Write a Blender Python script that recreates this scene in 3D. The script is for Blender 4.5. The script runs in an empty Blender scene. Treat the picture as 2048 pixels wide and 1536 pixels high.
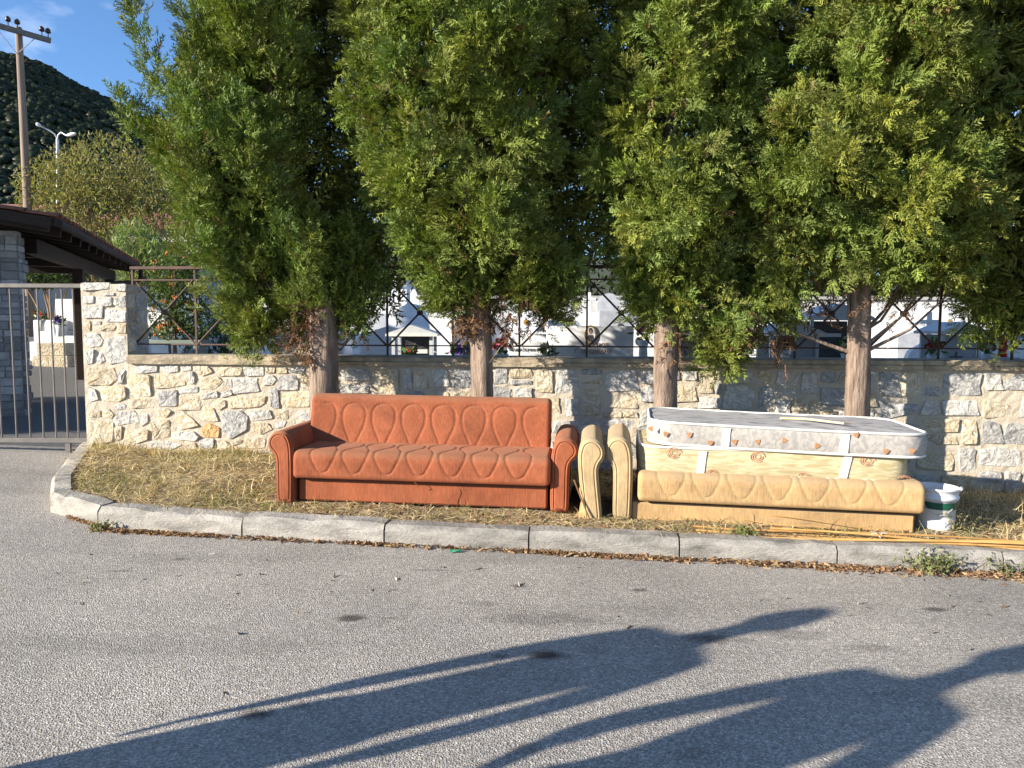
import bpy, math, random
import numpy as np
from mathutils import Matrix, Vector, Quaternion
R = math.radians
random.seed(7); rng = np.random.default_rng(11)
S = bpy.context.scene
COL = S.collection

# ------------------------------------------------------------------ camera
F = 1479.0; CX, CY = 1024.0, 768.0            # focal length and centre in photograph pixels
PITCH, ROLL, HC = R(4.41), R(0.2), 1.45
CR = Matrix.Rotation(math.pi/2-PITCH, 3, 'X') @ Matrix.Rotation(ROLL, 3, 'Z')
cam_d = bpy.data.cameras.new('camera'); cam = bpy.data.objects.new('camera', cam_d); COL.objects.link(cam)
cam.matrix_world = Matrix.Translation((0, 0, HC)) @ CR.to_4x4()
cam_d.sensor_width = 36; cam_d.lens = 36*F/2048; cam_d.clip_start = 0.05; cam_d.clip_end = 3000
S.camera = cam

# ------------------------------------------------------------------ sun and sky
SUN_AZ, SUN_EL = R(64.0), R(19.0)              # light travels towards +X (sin) and +Y (cos)
TRAVEL = Vector((math.sin(SUN_AZ)*math.cos(SUN_EL), math.cos(SUN_AZ)*math.cos(SUN_EL), -math.sin(SUN_EL)))
sd = bpy.data.lights.new('sun', 'SUN'); sd.energy = 5.0; sd.angle = R(0.55); sd.color = (1.0, 0.91, 0.78)
so = bpy.data.objects.new('sun', sd); COL.objects.link(so)
so.rotation_euler = (-TRAVEL).to_track_quat('Z', 'Y').to_euler(); so.location = (-20, -15, 20)
W = bpy.data.worlds.new('World'); S.world = W; W.use_nodes = True
nt = W.node_tree; nt.nodes.clear()
wo = nt.nodes.new('ShaderNodeOutputWorld'); bg = nt.nodes.new('ShaderNodeBackground')
sky = nt.nodes.new('ShaderNodeTexSky'); sky.sky_type = 'NISHITA'; sky.sun_disc = False
sky.sun_elevation = SUN_EL; sky.sun_rotation = math.atan2(-TRAVEL.x, -TRAVEL.y)
sky.air_density = 1.0; sky.dust_density = 0.0; sky.ozone_density = 5.5; sky.altitude = 700
bg.inputs['Strength'].default_value = 0.098
tc = nt.nodes.new('ShaderNodeTexCoord'); mp = nt.nodes.new('ShaderNodeMapping')
mp.inputs['Rotation'].default_value = (0.3, 0.5, 0.2); mp.inputs['Scale'].default_value = (1.4, 3.2, 5.0); mp.inputs['Location'].default_value = (0.95, 0.3, 0.30)
ns = nt.nodes.new('ShaderNodeTexNoise'); ns.inputs['Scale'].default_value = 2.6; ns.inputs['Detail'].default_value = 7; ns.inputs['Roughness'].default_value = 0.52
rp = nt.nodes.new('ShaderNodeValToRGB'); rp.color_ramp.elements[0].position = 0.52; rp.color_ramp.elements[1].position = 0.80
rp.color_ramp.elements[1].color = (0.55, 0.55, 0.55, 1)
mx = nt.nodes.new('ShaderNodeMix'); mx.data_type = 'RGBA'; mx.inputs[7].default_value = (7.5, 7.9, 8.6, 1)
nt.links.new(tc.outputs['Generated'], mp.inputs[0]); nt.links.new(mp.outputs[0], ns.inputs['Vector'])
nt.links.new(ns.outputs[0], rp.inputs[0]); nt.links.new(rp.outputs[0], mx.inputs[0]); nt.links.new(sky.outputs[0], mx.inputs[6])
nt.links.new(mx.outputs[2], bg.inputs['Color']); nt.links.new(bg.outputs[0], wo.inputs[0])
vs = S.view_settings; vs.view_transform = 'Standard'; vs.look = 'None'; vs.gamma = 1; vs.use_curve_mapping = False; vs.exposure = 1.3
S.render.engine = 'CYCLES'; S.render.resolution_x = 1024; S.render.resolution_y = 768

# ------------------------------------------------------------------ pixels to places
def ray(x, y):
    return CR @ Vector(((x-CX)/F, -(y-CY)/F, -1.0))
def at(x, y, Y):
    d = ray(x, y); t = Y/d.y; return Vector((d.x*t, Y, HC+d.z*t))
def tau(Y):                                     # the ground is level near the camera and falls to the right along the wall
    f = max(0.0, min(1.0, (Y-2.5)/4.6)); return 0.033*f*f*(3-2*f)
def zr(X, Y=7.1): return -tau(Y)*max(-13.0, min(13.0, X))
def on_slope(x, y, h):
    d = ray(x, y); t = 5.0
    for _ in range(60): t += 0.6*((HC-h+tau(d.y*t)*d.x*t)/(-d.z)-t)
    return Vector((d.x*t, d.y*t, HC+d.z*t))
VH = 0.13; TILT = 0.010
def zv(X, Y=7.1): return VH+zr(X, Y)
def verge(x, y): return on_slope(x, y, VH)
WA, WB = 6.93, -0.080                          # the wall's front face: Y = WA + WB * X
def wy(X): return WA+WB*X
def on_wall(x, y, off=0.0):
    d = ray(x, y); t = (WA+off)/(d.y-WB*d.x); return Vector((d.x*t, d.y*t, HC+d.z*t))
def zc(X, Y):                                   # cemetery ground, rising away from the wall
    return zr(X, Y)+0.06*max(0.0, min(Y, 32.0)-8.0)

# ------------------------------------------------------------------ object helpers
def link(name, me, mat=None, parent=None, loc=None, rot=None):
    o = bpy.data.objects.new(name, me); COL.objects.link(o)
    if mat is not None and me is not None and len(me.materials) == 0: me.materials.append(mat)
    if parent is not None: o.parent = parent
    if loc is not None: o.location = loc
    if rot is not None: o.rotation_euler = rot
    return o
def tag(o, label=None, cat=None, group=None, kind=None):
    if label: o['label'] = label
    if cat: o['category'] = cat
    if group: o['group'] = group
    if kind: o['kind'] = kind
    return o
def thing(name, label, cat, loc=(0, 0, 0), rot=(0, 0, 0), group=None):
    o = bpy.data.objects.new(name, None); COL.objects.link(o); o.empty_display_size = 0.1
    o.location = loc; o.rotation_euler = rot
    return tag(o, label, cat, group)
def copy_tree(o, parent=None):
    c = o.copy(); COL.objects.link(c); c.parent = parent
    for ch in list(o.children): copy_tree(ch, c)
    return c
class MB:
    def __init__(s): s.v = []; s.f = []; s.sm = []
    def add(s, vs, fs, smooth=False):
        b = len(s.v); s.v += [tuple(p) for p in vs]; s.f += [[i+b for i in f] for f in fs]; s.sm += [smooth]*len(fs); return s
    def mesh(s, name, off=None):
        me = bpy.data.meshes.new(name); v = s.v
        if off is not None: v = [(p[0]-off[0], p[1]-off[1], p[2]-off[2]) for p in v]
        me.from_pydata(v, [], s.f); me.polygons.foreach_set('use_smooth', s.sm); me.update(); return me
    def build(s, name, mat, parent=None, off=None, loc=None, rot=None):
        return link(name, s.mesh(name, off), mat, parent, loc, rot)
    def box(s, c, d, rz=0, ch=0.0, M=None):
        hx, hy, hz = d[0]/2, d[1]/2, d[2]/2
        if ch <= 0:
            P = [(x, y, z) for x in (-hx, hx) for y in (-hy, hy) for z in (-hz, hz)]
            Fs = [(0, 1, 3, 2), (4, 6, 7, 5), (0, 4, 5, 1), (2, 3, 7, 6), (0, 2, 6, 4), (1, 5, 7, 3)]
        else:
            P = []; idx = {}
            for sx in (-1, 1):
                for sy in (-1, 1):
                    for sz in (-1, 1):
                        for a in range(3):
                            h = [hx-ch, hy-ch, hz-ch]; h[a] += ch
                            idx[(sx, sy, sz, a)] = len(P); P.append((sx*h[0], sy*h[1], sz*h[2]))
            Fs = []
            I = lambda x, y, z, a: idx[(x, y, z, a)]
            for sg in (-1, 1):
                Fs.append([I(sg, -1, -1, 0), I(sg, 1, -1, 0), I(sg, 1, 1, 0), I(sg, -1, 1, 0)][::sg])
                Fs.append([I(-1, sg, -1, 1), I(-1, sg, 1, 1), I(1, sg, 1, 1), I(1, sg, -1, 1)][::sg])
                Fs.append([I(-1, -1, sg, 2), I(1, -1, sg, 2), I(1, 1, sg, 2), I(-1, 1, sg, 2)][::sg])
            for a in (-1, 1):
                for b in (-1, 1):
                    k = a*b
                    Fs.append([I(-1, a, b, 1), I(-1, a, b, 2), I(1, a, b, 2), I(1, a, b, 1)][::k])
                    Fs.append([I(a, -1, b, 2), I(a, -1, b, 0), I(a, 1, b, 0), I(a, 1, b, 2)][::k])
                    Fs.append([I(a, b, -1, 0), I(a, b, -1, 1), I(a, b, 1, 1), I(a, b, 1, 0)][::k])
                    for c2 in (-1, 1): Fs.append([I(a, b, c2, 0), I(a, b, c2, 1), I(a, b, c2, 2)][::a*b*c2])
        if M is None: M = Matrix.Rotation(rz, 3, 'Z')
        c = Vector(c)
        return s.add([M @ Vector(p)+c for p in P], Fs)
    def tube(s, pts, rad, n=8, smooth=True, cap=True):
        pts = [Vector(p) for p in pts]; m = len(pts)
        rad = rad if isinstance(rad, (list, tuple)) else [rad]*m
        T0 = (pts[1]-pts[0]).normalized(); up = Vector((0, 0, 1)) if abs(T0.z) < .9 else Vector((1, 0, 0))
        N = T0.cross(up).normalized(); V = []; Fs = []
        for i in range(m):
            T = (pts[min(i+1, m-1)]-pts[max(i-1, 0)]).normalized()
            N = (N-T*N.dot(T)).normalized(); B = T.cross(N)
            for k in range(n):
                a = 2*math.pi*k/n; V.append(pts[i]+(N*math.cos(a)+B*math.sin(a))*rad[i])
        for i in range(m-1):
            for k in range(n):
                Fs.append((i*n+k, i*n+(k+1) % n, (i+1)*n+(k+1) % n, (i+1)*n+k))
        s.add(V, Fs, smooth)
        if cap:
            s.add(V[:n], [list(range(n))[::-1]]); s.add(V[-n:], [list(range(n))])
        return s
    def lathe(s, prof, n=24, c=(0, 0, 0), smooth=True):
        V = []; Fs = []; c = Vector(c)
        for r, z in prof:
            for k in range(n):
                a = 2*math.pi*k/n; V.append(c+Vector((r*math.cos(a), r*math.sin(a), z)))
        for i in range(len(prof)-1):
            for k in range(n): Fs.append((i*n+k, i*n+(k+1) % n, (i+1)*n+(k+1) % n, (i+1)*n+k))
        return s.add(V, Fs, smooth)
    def prism(s, poly, y0, y1, smooth=False):       # poly in (x, z), extruded along y
        n = len(poly)
        V = [(p[0], y0, p[1]) for p in poly]+[(p[0], y1, p[1]) for p in poly]
        s.add(V, [(i, i+n, (i+1) % n+n, (i+1) % n) for i in range(n)], smooth)
        s.add(V[:n], [list(range(n))]); s.add(V[n:], [list(range(n))[::-1]]); return s
def np_mesh(name, V, Q, smooth=False, col=None):
    me = bpy.data.meshes.new(name); V = np.asarray(V, np.float32); Q = np.asarray(Q, np.int32); k = Q.shape[1]
    me.vertices.add(len(V)); me.vertices.foreach_set('co', V.ravel())
    me.loops.add(Q.size); me.loops.foreach_set('vertex_index', Q.ravel())
    me.polygons.add(len(Q)); me.polygons.foreach_set('loop_start', np.arange(0, Q.size, k, dtype=np.int32))
    try: me.polygons.foreach_set('loop_total', np.full(len(Q), k, np.int32))
    except Exception: pass
    me.polygons.foreach_set('use_smooth', np.full(len(Q), smooth, bool))
    me.update(calc_edges=True)
    if col is not None:
        a = me.color_attributes.new('tint', 'FLOAT_COLOR', 'POINT')
        c = np.ones((len(V), 4), np.float32); c[:, :3] = col; a.data.foreach_set('color', c.ravel())
    return me

# ------------------------------------------------------------------ materials
def nodes(name):
    m = bpy.data.materials.new(name); m.use_nodes = True; t = m.node_tree
    b = t.nodes['Principled BSDF']; return m, t, b
def N(t, typ, **kw):
    n = t.nodes.new(typ)
    for k, v in kw.items():
        if k in n.inputs: n.inputs[k].default_value = v
        else: setattr(n, k, v)
    return n
def coords(t, rnd=True, scale=(1, 1, 1)):
    tcn = N(t, 'ShaderNodeTexCoord'); m = N(t, 'ShaderNodeMapping'); m.inputs['Scale'].default_value = scale
    t.links.new(tcn.outputs['Object'], m.inputs['Vector'])
    if rnd:
        oi = N(t, 'ShaderNodeObjectInfo'); cx = N(t, 'ShaderNodeCombineXYZ'); mu = N(t, 'ShaderNodeMath', operation='MULTIPLY'); mu.inputs[1].default_value = 57.0
        t.links.new(oi.outputs['Random'], mu.inputs[0])
        for i in range(3): t.links.new(mu.outputs[0], cx.inputs[i])
        t.links.new(cx.outputs[0], m.inputs['Location'])
    return m.outputs[0]
def ramp(t, fac, stops):
    r = N(t, 'ShaderNodeValToRGB'); e = r.color_ramp.elements
    while len(e) < len(stops): e.new(0.5)
    for i, (p, c) in enumerate(stops):
        e[i].position = p; e[i].color = (*c, 1) if len(c) == 3 else c
    t.links.new(fac, r.inputs[0]); return r.outputs[0]
def mixc(t, fac, a, b, mode='MIX'):
    m = N(t, 'ShaderNodeMix'); m.data_type = 'RGBA'; m.blend_type = mode
    for sck, v in ((0, fac), (6, a), (7, b)):
        if hasattr(v, 'is_output'): t.links.new(v, m.inputs[sck])
        else: m.inputs[sck].default_value = v if sck == 0 else (*v, 1)
    return m.outputs[2]
def bump(t, b, h, strength, dist, prev=None):
    n = N(t, 'ShaderNodeBump'); n.inputs['Strength'].default_value = strength; n.inputs['Distance'].default_value = dist
    t.links.new(h, n.inputs['Height'])
    if prev is not None: t.links.new(prev, n.inputs['Normal'])
    t.links.new(n.outputs[0], b.inputs['Normal']); return n.outputs[0]
def simple(name, c1, c2=None, scale=6.0, rough=0.7, bs=0.0, bd=0.004, bscale=None, metal=0.0, stretch=(1, 1, 1), detail=6, contrast=(0.35, 0.68), val=0.0, spec=0.35, rnd=True):
    m, t, b = nodes(name); b.inputs['Roughness'].default_value = rough; b.inputs['Metallic'].default_value = metal
    b.inputs['Specular IOR Level'].default_value = spec
    v = coords(t, rnd, stretch)
    n = N(t, 'ShaderNodeTexNoise', Scale=scale, Detail=detail, Roughness=0.6); t.links.new(v, n.inputs['Vector'])
    c2 = c2 or tuple(x*0.75 for x in c1)
    c = ramp(t, n.outputs[0], [(contrast[0], c1), (contrast[1], c2)])
    if val > 0:
        oi = N(t, 'ShaderNodeObjectInfo'); mr = N(t, 'ShaderNodeMapRange'); mr.inputs[3].default_value = 1-val; mr.inputs[4].default_value = 1+val
        t.links.new(oi.outputs['Random'], mr.inputs[0]); hs = N(t, 'ShaderNodeHueSaturation'); t.links.new(c, hs.inputs['Color']); t.links.new(mr.outputs[0], hs.inputs['Value']); c = hs.outputs[0]
    t.links.new(c, b.inputs['Base Color'])
    if bs > 0:
        n2 = N(t, 'ShaderNodeTexNoise', Scale=bscale or scale*4, Detail=5, Roughness=0.65); t.links.new(v, n2.inputs['Vector'])
        bump(t, b, n2.outputs[0], bs, bd)
    return m
def stone_mat(name, stops, vein, rough=0.75, val=0.12):
    m, t, b = nodes(name); b.inputs['Roughness'].default_value = rough; b.inputs['Specular IOR Level'].default_value = 0.3
    v = coords(t)
    n = N(t, 'ShaderNodeTexNoise', Scale=9.0, Detail=8, Roughness=0.62, Distortion=0.8); t.links.new(v, n.inputs['Vector'])
    c = ramp(t, n.outputs[0], stops)
    w = N(t, 'ShaderNodeTexNoise', Scale=5.0, Detail=10, Roughness=0.7, Distortion=2.5); t.links.new(v, w.inputs['Vector'])
    wm = ramp(t, w.outputs[0], [(0.44, (0, 0, 0)), (0.5, (0.9, 0.9, 0.9)), (0.56, (0, 0, 0))])
    c = mixc(t, wm, c, vein)
    oi = N(t, 'ShaderNodeObjectInfo'); mr = N(t, 'ShaderNodeMapRange'); mr.inputs[3].default_value = 1-val; mr.inputs[4].default_value = 1+val*0.6
    t.links.new(oi.outputs['Random'], mr.inputs[0]); hs = N(t, 'ShaderNodeHueSaturation'); t.links.new(c, hs.inputs['Color']); t.links.new(mr.outputs[0], hs.inputs['Value'])
    t.links.new(hs.outputs[0], b.inputs['Base Color'])
    n2 = N(t, 'ShaderNodeTexNoise', Scale=30.0, Detail=8, Roughness=0.72); t.links.new(v, n2.inputs['Vector'])
    n3 = N(t, 'ShaderNodeTexNoise', Scale=9.0, Detail=3, Roughness=0.5, Distortion=1.2); t.links.new(v, n3.inputs['Vector'])
    b1 = bump(t, b, n3.outputs[0], 0.6, 0.06); bump(t, b, n2.outputs[0], 0.8, 0.022, b1)
    return m
M = {}
M['stone_white'] = stone_mat('stone_white', [(0.3, (0.53, 0.495, 0.425)), (0.5, (0.62, 0.585, 0.515)), (0.7, (0.42, 0.405, 0.375))], (0.32, 0.315, 0.31))
M['stone_cream'] = stone_mat('stone_cream', [(0.3, (0.56, 0.48, 0.33)), (0.5, (0.58, 0.53, 0.42)), (0.72, (0.50, 0.39, 0.22))], (0.40, 0.29, 0.16))
M['stone_ochre'] = stone_mat('stone_ochre', [(0.3, (0.50, 0.32, 0.12)), (0.55, (0.56, 0.40, 0.20)), (0.72, (0.52, 0.44, 0.30))], (0.36, 0.17, 0.06))
M['stone_grey'] = stone_mat('stone_grey', [(0.3, (0.37, 0.36, 0.34)), (0.55, (0.46, 0.445, 0.415)), (0.72, (0.30, 0.295, 0.28))], (0.22, 0.22, 0.22))
M['mortar'] = simple('mortar', (0.42, 0.36, 0.275), (0.52, 0.455, 0.36), 7, 0.95, 0.9, 0.012, 60)
M['coping'] = simple('coping_concrete', (0.40, 0.33, 0.23), (0.24, 0.20, 0.145), 9, 0.95, 0.9, 0.012, 45, contrast=(0.4, 0.62))
M['kerb'] = simple('kerb_concrete', (0.36, 0.335, 0.295), (0.15, 0.14, 0.122), 6, 0.95, 1.0, 0.010, 48, val=0.12, contrast=(0.40, 0.72), detail=10, stretch=(.8, .8, 2.2))
M['bark'] = simple('bark', (0.29, 0.215, 0.165), (0.165, 0.118, 0.088), 26, 0.95, 1.0, 0.025, 40, stretch=(1, 1, 0.16), contrast=(0.4, 0.6))
M['twig'] = simple('dead_twig', (0.28, 0.20, 0.13), (0.17, 0.11, 0.07), 20, 0.9)
M['iron_rust'] = simple('rusty_painted_iron', (0.115, 0.062, 0.045), (0.065, 0.042, 0.036), 12, 0.75, 0.3, 0.001, 80)
M['iron_dark'] = simple('dark_painted_iron', (0.12, 0.11, 0.10), (0.17, 0.155, 0.14), 10, 0.6, 0.2, 0.001, 60)
M['wood_dark'] = simple('dark_timber', (0.032, 0.020, 0.014), (0.018, 0.011, 0.008), 8, 0.8, 0.4, 0.004, 30, stretch=(1, 1, 6))
M['soil'] = simple('dry_soil', (0.36, 0.285, 0.17), (0.23, 0.17, 0.10), 5, 1.0, 1.0, 0.03, 40)
M['marble'] = simple('white_marble', (0.74, 0.74, 0.74), (0.60, 0.61, 0.63), 4, 0.45, val=0.06, stretch=(1, 1, 4), contrast=(0.45, 0.75))
M['marble_grey'] = simple('grey_marble', (0.42, 0.43, 0.45), (0.30, 0.31, 0.33), 6, 0.5, val=0.1)
M['granite'] = simple('dark_granite', (0.07, 0.07, 0.075), (0.035, 0.035, 0.04), 60, 0.3)
M['alu'] = simple('pale_aluminium', (0.55, 0.57, 0.58), (0.47, 0.49, 0.50), 9, 0.45, metal=0.1)
M['glass_dark'] = simple('shrine_glass', (0.02, 0.024, 0.03), (0.03, 0.034, 0.04), 2, 0.08, spec=0.6)
M['plaster'] = simple('white_plaster', (0.58, 0.57, 0.545), (0.46, 0.45, 0.42), 3, 0.9)
M['tile'] = simple('clay_roof_tile', (0.30, 0.11, 0.06), (0.17, 0.075, 0.05), 11, 0.9, 0.5, 0.004, 50, val=0.25)
M['clad'] = simple('slate_cladding', (0.30, 0.29, 0.28), (0.19, 0.195, 0.20), 10, 0.85, 0.7, 0.008, 40, val=0.35)
M['concrete'] = simple('pale_concrete', (0.40, 0.38, 0.35), (0.30, 0.285, 0.26), 3, 0.95, 0.5, 0.005, 60)
M['pole_wood'] = simple('weathered_pole_wood', (0.27, 0.20, 0.15), (0.17, 0.125, 0.095), 14, 0.9, 0.5, 0.006, 30, stretch=(1, 1, 0.08))
M['galv'] = simple('galvanised_steel', (0.52, 0.53, 0.54), (0.42, 0.43, 0.44), 8, 0.45, metal=0.4)
M['ceramic'] = simple('brown_insulator', (0.05, 0.022, 0.016), (0.03, 0.014, 0.01), 5, 0.3)
M['cane'] = simple('bamboo_cane', (0.52, 0.31, 0.11), (0.40, 0.21, 0.065), 9, 0.45, stretch=(0.3, 6, 6), val=0.18)
M['stick'] = simple('pale_stick', (0.68, 0.58, 0.36), (0.55, 0.44, 0.25), 9, 0.7)
M['wood_raw'] = simple('splintered_wood', (0.50, 0.30, 0.13), (0.36, 0.19, 0.08), 15, 0.8, 0.5, 0.004, 40)
M['white_trim'] = simple('white_piping', (0.68, 0.67, 0.63), (0.58, 0.565, 0.52), 20, 0.8)
M['plastic_white'] = simple('scuffed_white_plastic', (0.60, 0.61, 0.62), (0.46, 0.48, 0.50), 7, 0.4, contrast=(0.45, 0.8))
M['whitish'] = simple('white_patch', (0.82, 0.81, 0.78), (0.72, 0.70, 0.66), 18, 0.7)
M['green_band'] = simple('green_band', (0.012, 0.085, 0.05), (0.01, 0.06, 0.035), 6, 0.4)
M['skin'] = simple('skin', (0.48, 0.27, 0.18), (0.42, 0.22, 0.15), 5, 0.6)
M['cloth_blue'] = simple('blue_cotton', (0.06, 0.10, 0.20), (0.045, 0.075, 0.16), 30, 0.9)
M['cloth_grey'] = simple('grey_cotton', (0.24, 0.24, 0.25), (0.19, 0.19, 0.20), 30, 0.9)
M['cloth_dark'] = simple('dark_denim', (0.035, 0.04, 0.06), (0.025, 0.03, 0.045), 40, 0.9)
M['hair'] = simple('dark_hair', (0.03, 0.02, 0.014), (0.02, 0.013, 0.01), 40, 0.6)
M['shoe'] = simple('dark_shoe', (0.03, 0.03, 0.03), (0.05, 0.05, 0.05), 20, 0.6)
for nm, c in (('pink', (0.75, 0.16, 0.28)), ('red', (0.62, 0.03, 0.03)), ('cream', (0.78, 0.68, 0.45)), ('violet', (0.22, 0.10, 0.42)), ('white', (0.78, 0.77, 0.74)), ('orange', (0.72, 0.20, 0.03))):
    M['fl_'+nm] = simple(nm+'_petals', c, tuple(x*0.7 for x in c), 25, 0.7)
M['gold'] = simple('gold_frame', (0.55, 0.33, 0.08), (0.42, 0.24, 0.05), 9, 0.35, metal=0.5)
M['letter'] = simple('carved_red_brown_letters', (0.45, 0.22, 0.14), (0.36, 0.17, 0.10), 9, 0.7)
M['letter_dark'] = simple('carved_dark_letters', (0.14, 0.15, 0.17), (0.10, 0.11, 0.12), 9, 0.7)
M['litter_green'] = simple('green_wrapper', (0.05, 0.42, 0.22), (0.04, 0.30, 0.16), 9, 0.4)
M['black_plastic'] = simple('black_plastic', (0.02, 0.02, 0.022), (0.035, 0.035, 0.038), 9, 0.4)

def fabric(name, c1, c2, dirt, weave=260.0, sheen=0.5):
    m, t, b = nodes(name); b.inputs['Roughness'].default_value = 0.95; b.inputs['Specular IOR Level'].default_value = 0.1
    b.inputs['Sheen Weight'].default_value = sheen; b.inputs['Sheen Tint'].default_value = (*[min(1, x*1.7+.1) for x in c1], 1); b.inputs['Sheen Roughness'].default_value = 0.45
    v = coords(t, False)
    n = N(t, 'ShaderNodeTexNoise', Scale=3.0, Detail=9, Roughness=0.65); t.links.new(v, n.inputs['Vector'])
    c = ramp(t, n.outputs[0], [(0.35, c1), (0.65, c2)])
    v2 = coords(t, False, (1, 1, 0.12)); n2 = N(t, 'ShaderNodeTexNoise', Scale=120.0, Detail=3, Roughness=0.7); t.links.new(v2, n2.inputs['Vector'])
    st = ramp(t, n2.outputs[0], [(0.3, (0.72, 0.72, 0.72)), (0.7, (1.15, 1.15, 1.15))]); c = mixc(t, 1.0, c, st, 'MULTIPLY')
    n5 = N(t, 'ShaderNodeTexNoise', Scale=1.7, Detail=8, Roughness=0.7, Distortion=0.6); t.links.new(v, n5.inputs['Vector'])
    fd = ramp(t, n5.outputs[0], [(0.34, (0.70, 0.72, 0.76)), (0.5, (1, 1, 1)), (0.68, (1.16, 1.14, 1.10))]); c = mixc(t, 1.0, c, fd, 'MULTIPLY')
    # dust that has settled on faces pointing upwards
    ge = N(t, 'ShaderNodeNewGeometry'); sx = N(t, 'ShaderNodeSeparateXYZ'); t.links.new(ge.outputs['Normal'], sx.inputs[0])
    n3 = N(t, 'ShaderNodeTexNoise', Scale=5.0, Detail=6); t.links.new(v, n3.inputs['Vector'])
    mu = N(t, 'ShaderNodeMath', operation='MULTIPLY'); t.links.new(sx.outputs[2], mu.inputs[0]); t.links.new(n3.outputs[0], mu.inputs[1])
    f = ramp(t, mu.outputs[0], [(0.12, (0, 0, 0)), (0.62, (1, 1, 1))])
    c = mixc(t, f, c, dirt); t.links.new(c, b.inputs['Base Color'])
    n4 = N(t, 'ShaderNodeTexNoise', Scale=weave, Detail=2); t.links.new(v, n4.inputs['Vector'])
    bump(t, b, n4.outputs[0], 0.35, 0.003)
    return m
M['velvet'] = fabric('rust_orange_velvet', (0.315, 0.102, 0.050), (0.26, 0.080, 0.038), (0.24, 0.125, 0.072), sheen=0.22)
M['tan'] = fabric('tan_velvet', (0.46, 0.305, 0.150), (0.40, 0.255, 0.120), (0.35, 0.26, 0.16), sheen=0.2)
M['tan_pale'] = fabric('pale_tan_velvet', (0.46, 0.335, 0.185), (0.40, 0.285, 0.15), (0.34, 0.27, 0.18), sheen=0.2)

def asphalt():
    m, t, b = nodes('worn_asphalt'); b.inputs['Roughness'].default_value = 0.9; b.inputs['Specular IOR Level'].default_value = 0.25
    v = coords(t, False)
    vo = N(t, 'ShaderNodeTexVoronoi', Scale=135.0); t.links.new(v, vo.inputs['Vector'])
    sx = N(t, 'ShaderNodeSeparateColor'); t.links.new(vo.outputs['Color'], sx.inputs[0])
    c = ramp(t, sx.outputs[0], [(0.0, (0.205, 0.188, 0.166)), (0.4, (0.305, 0.281, 0.248)), (0.8, (0.385, 0.356, 0.316)), (1.0, (0.55, 0.515, 0.465))])
    n = N(t, 'ShaderNodeTexNoise', Scale=0.9, Detail=7, Roughness=0.6); t.links.new(v, n.inputs['Vector'])
    big = ramp(t, n.outputs[0], [(0.3, (0.80, 0.80, 0.80)), (0.7, (1.16, 1.15, 1.13))]); c = mixc(t, 1.0, c, big, 'MULTIPLY')
    # long worn band
    v3 = coords(t, False, (0.25, 1.6, 1)); n3 = N(t, 'ShaderNodeTexNoise', Scale=1.3, Detail=5); t.links.new(v3, n3.inputs['Vector'])
    bd = ramp(t, n3.outputs[0], [(0.56, (1, 1, 1)), (0.68, (0.84, 0.84, 0.84))]); c = mixc(t, 1.0, c, bd, 'MULTIPLY')
    # oil stains, each an ellipse at its own place
    nj = N(t, 'ShaderNodeTexNoise', Scale=9.0, Detail=4); t.links.new(v, nj.inputs['Vector'])
    for (px, py, rx, ry, k) in STAINS:
        p = on_slope(px, py, 0)
        sb = N(t, 'ShaderNodeVectorMath', operation='SUBTRACT'); sb.inputs[1].default_value = p; t.links.new(v, sb.inputs[0])
        dv = N(t, 'ShaderNodeVectorMath', operation='MULTIPLY'); dv.inputs[1].default_value = (1/rx, 1/ry, 0); t.links.new(sb.outputs[0], dv.inputs[0])
        ln = N(t, 'ShaderNodeVectorMath', operation='LENGTH'); t.links.new(dv.outputs[0], ln.inputs[0])
        ad = N(t, 'ShaderNodeMath', operation='ADD'); t.links.new(ln.outputs['Value'], ad.inputs[0]); t.links.new(nj.outputs[0], ad.inputs[1])
        f = ramp(t, ad.outputs[0], [(0.60, (k, k, k)), (1.0, (0, 0, 0))]) if False else None
        mr = N(t, 'ShaderNodeMapRange'); mr.inputs[1].default_value = 0.95; mr.inputs[2].default_value = 1.6; mr.inputs[3].default_value = k; mr.inputs[4].default_value = 0; t.links.new(ad.outputs[0], mr.inputs[0])
        c = mixc(t, mr.outputs[0], c, (0.035, 0.03, 0.027))
    t.links.new(c, b.inputs['Base Color'])
    n2 = N(t, 'ShaderNodeTexNoise', Scale=40.0, Detail=4); t.links.new(v, n2.inputs['Vector'])
    b1 = bump(t, b, vo.outputs['Distance'], 0.7, 0.005); bump(t, b, n2.outputs[0], 0.35, 0.006, b1)
    return m
STAINS = [(705, 1236, .085, .05, .8), (1095, 1311, .10, .055, .85), (515, 1428, .07, .05, .8), (1873, 1219, .085, .035, .75), (1038, 1172, .05, .03, .6),
          (1278, 1180, .055, .03, .65), (360, 1118, .05, .03, .5), (1415, 1278, .13, .06, .55), (1090, 1238, .36, .11, .38), (1590, 1268, .18, .07, .3), (1745, 1295, .14, .05, .3),
          (240, 1142, .10, .02, .4), (865, 1140, .18, .015, .45), (960, 1207, .12, .04, .3), (1490, 1281, .07, .025, .4), (1185, 1300, .08, .05, .25), (1000, 1312, .05, .03, .5),
          (600, 1412, .05, .03, .35), (315, 1432, .04, .03, .3), (1050, 1498, .06, .05, .3), (1390, 1508, .09, .05, .3), (1740, 1215, .03, .015, .5), (1700, 1231, .02, .012, .6), (775, 1236, .06, .012, .5)]
M['asphalt'] = asphalt()

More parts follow.
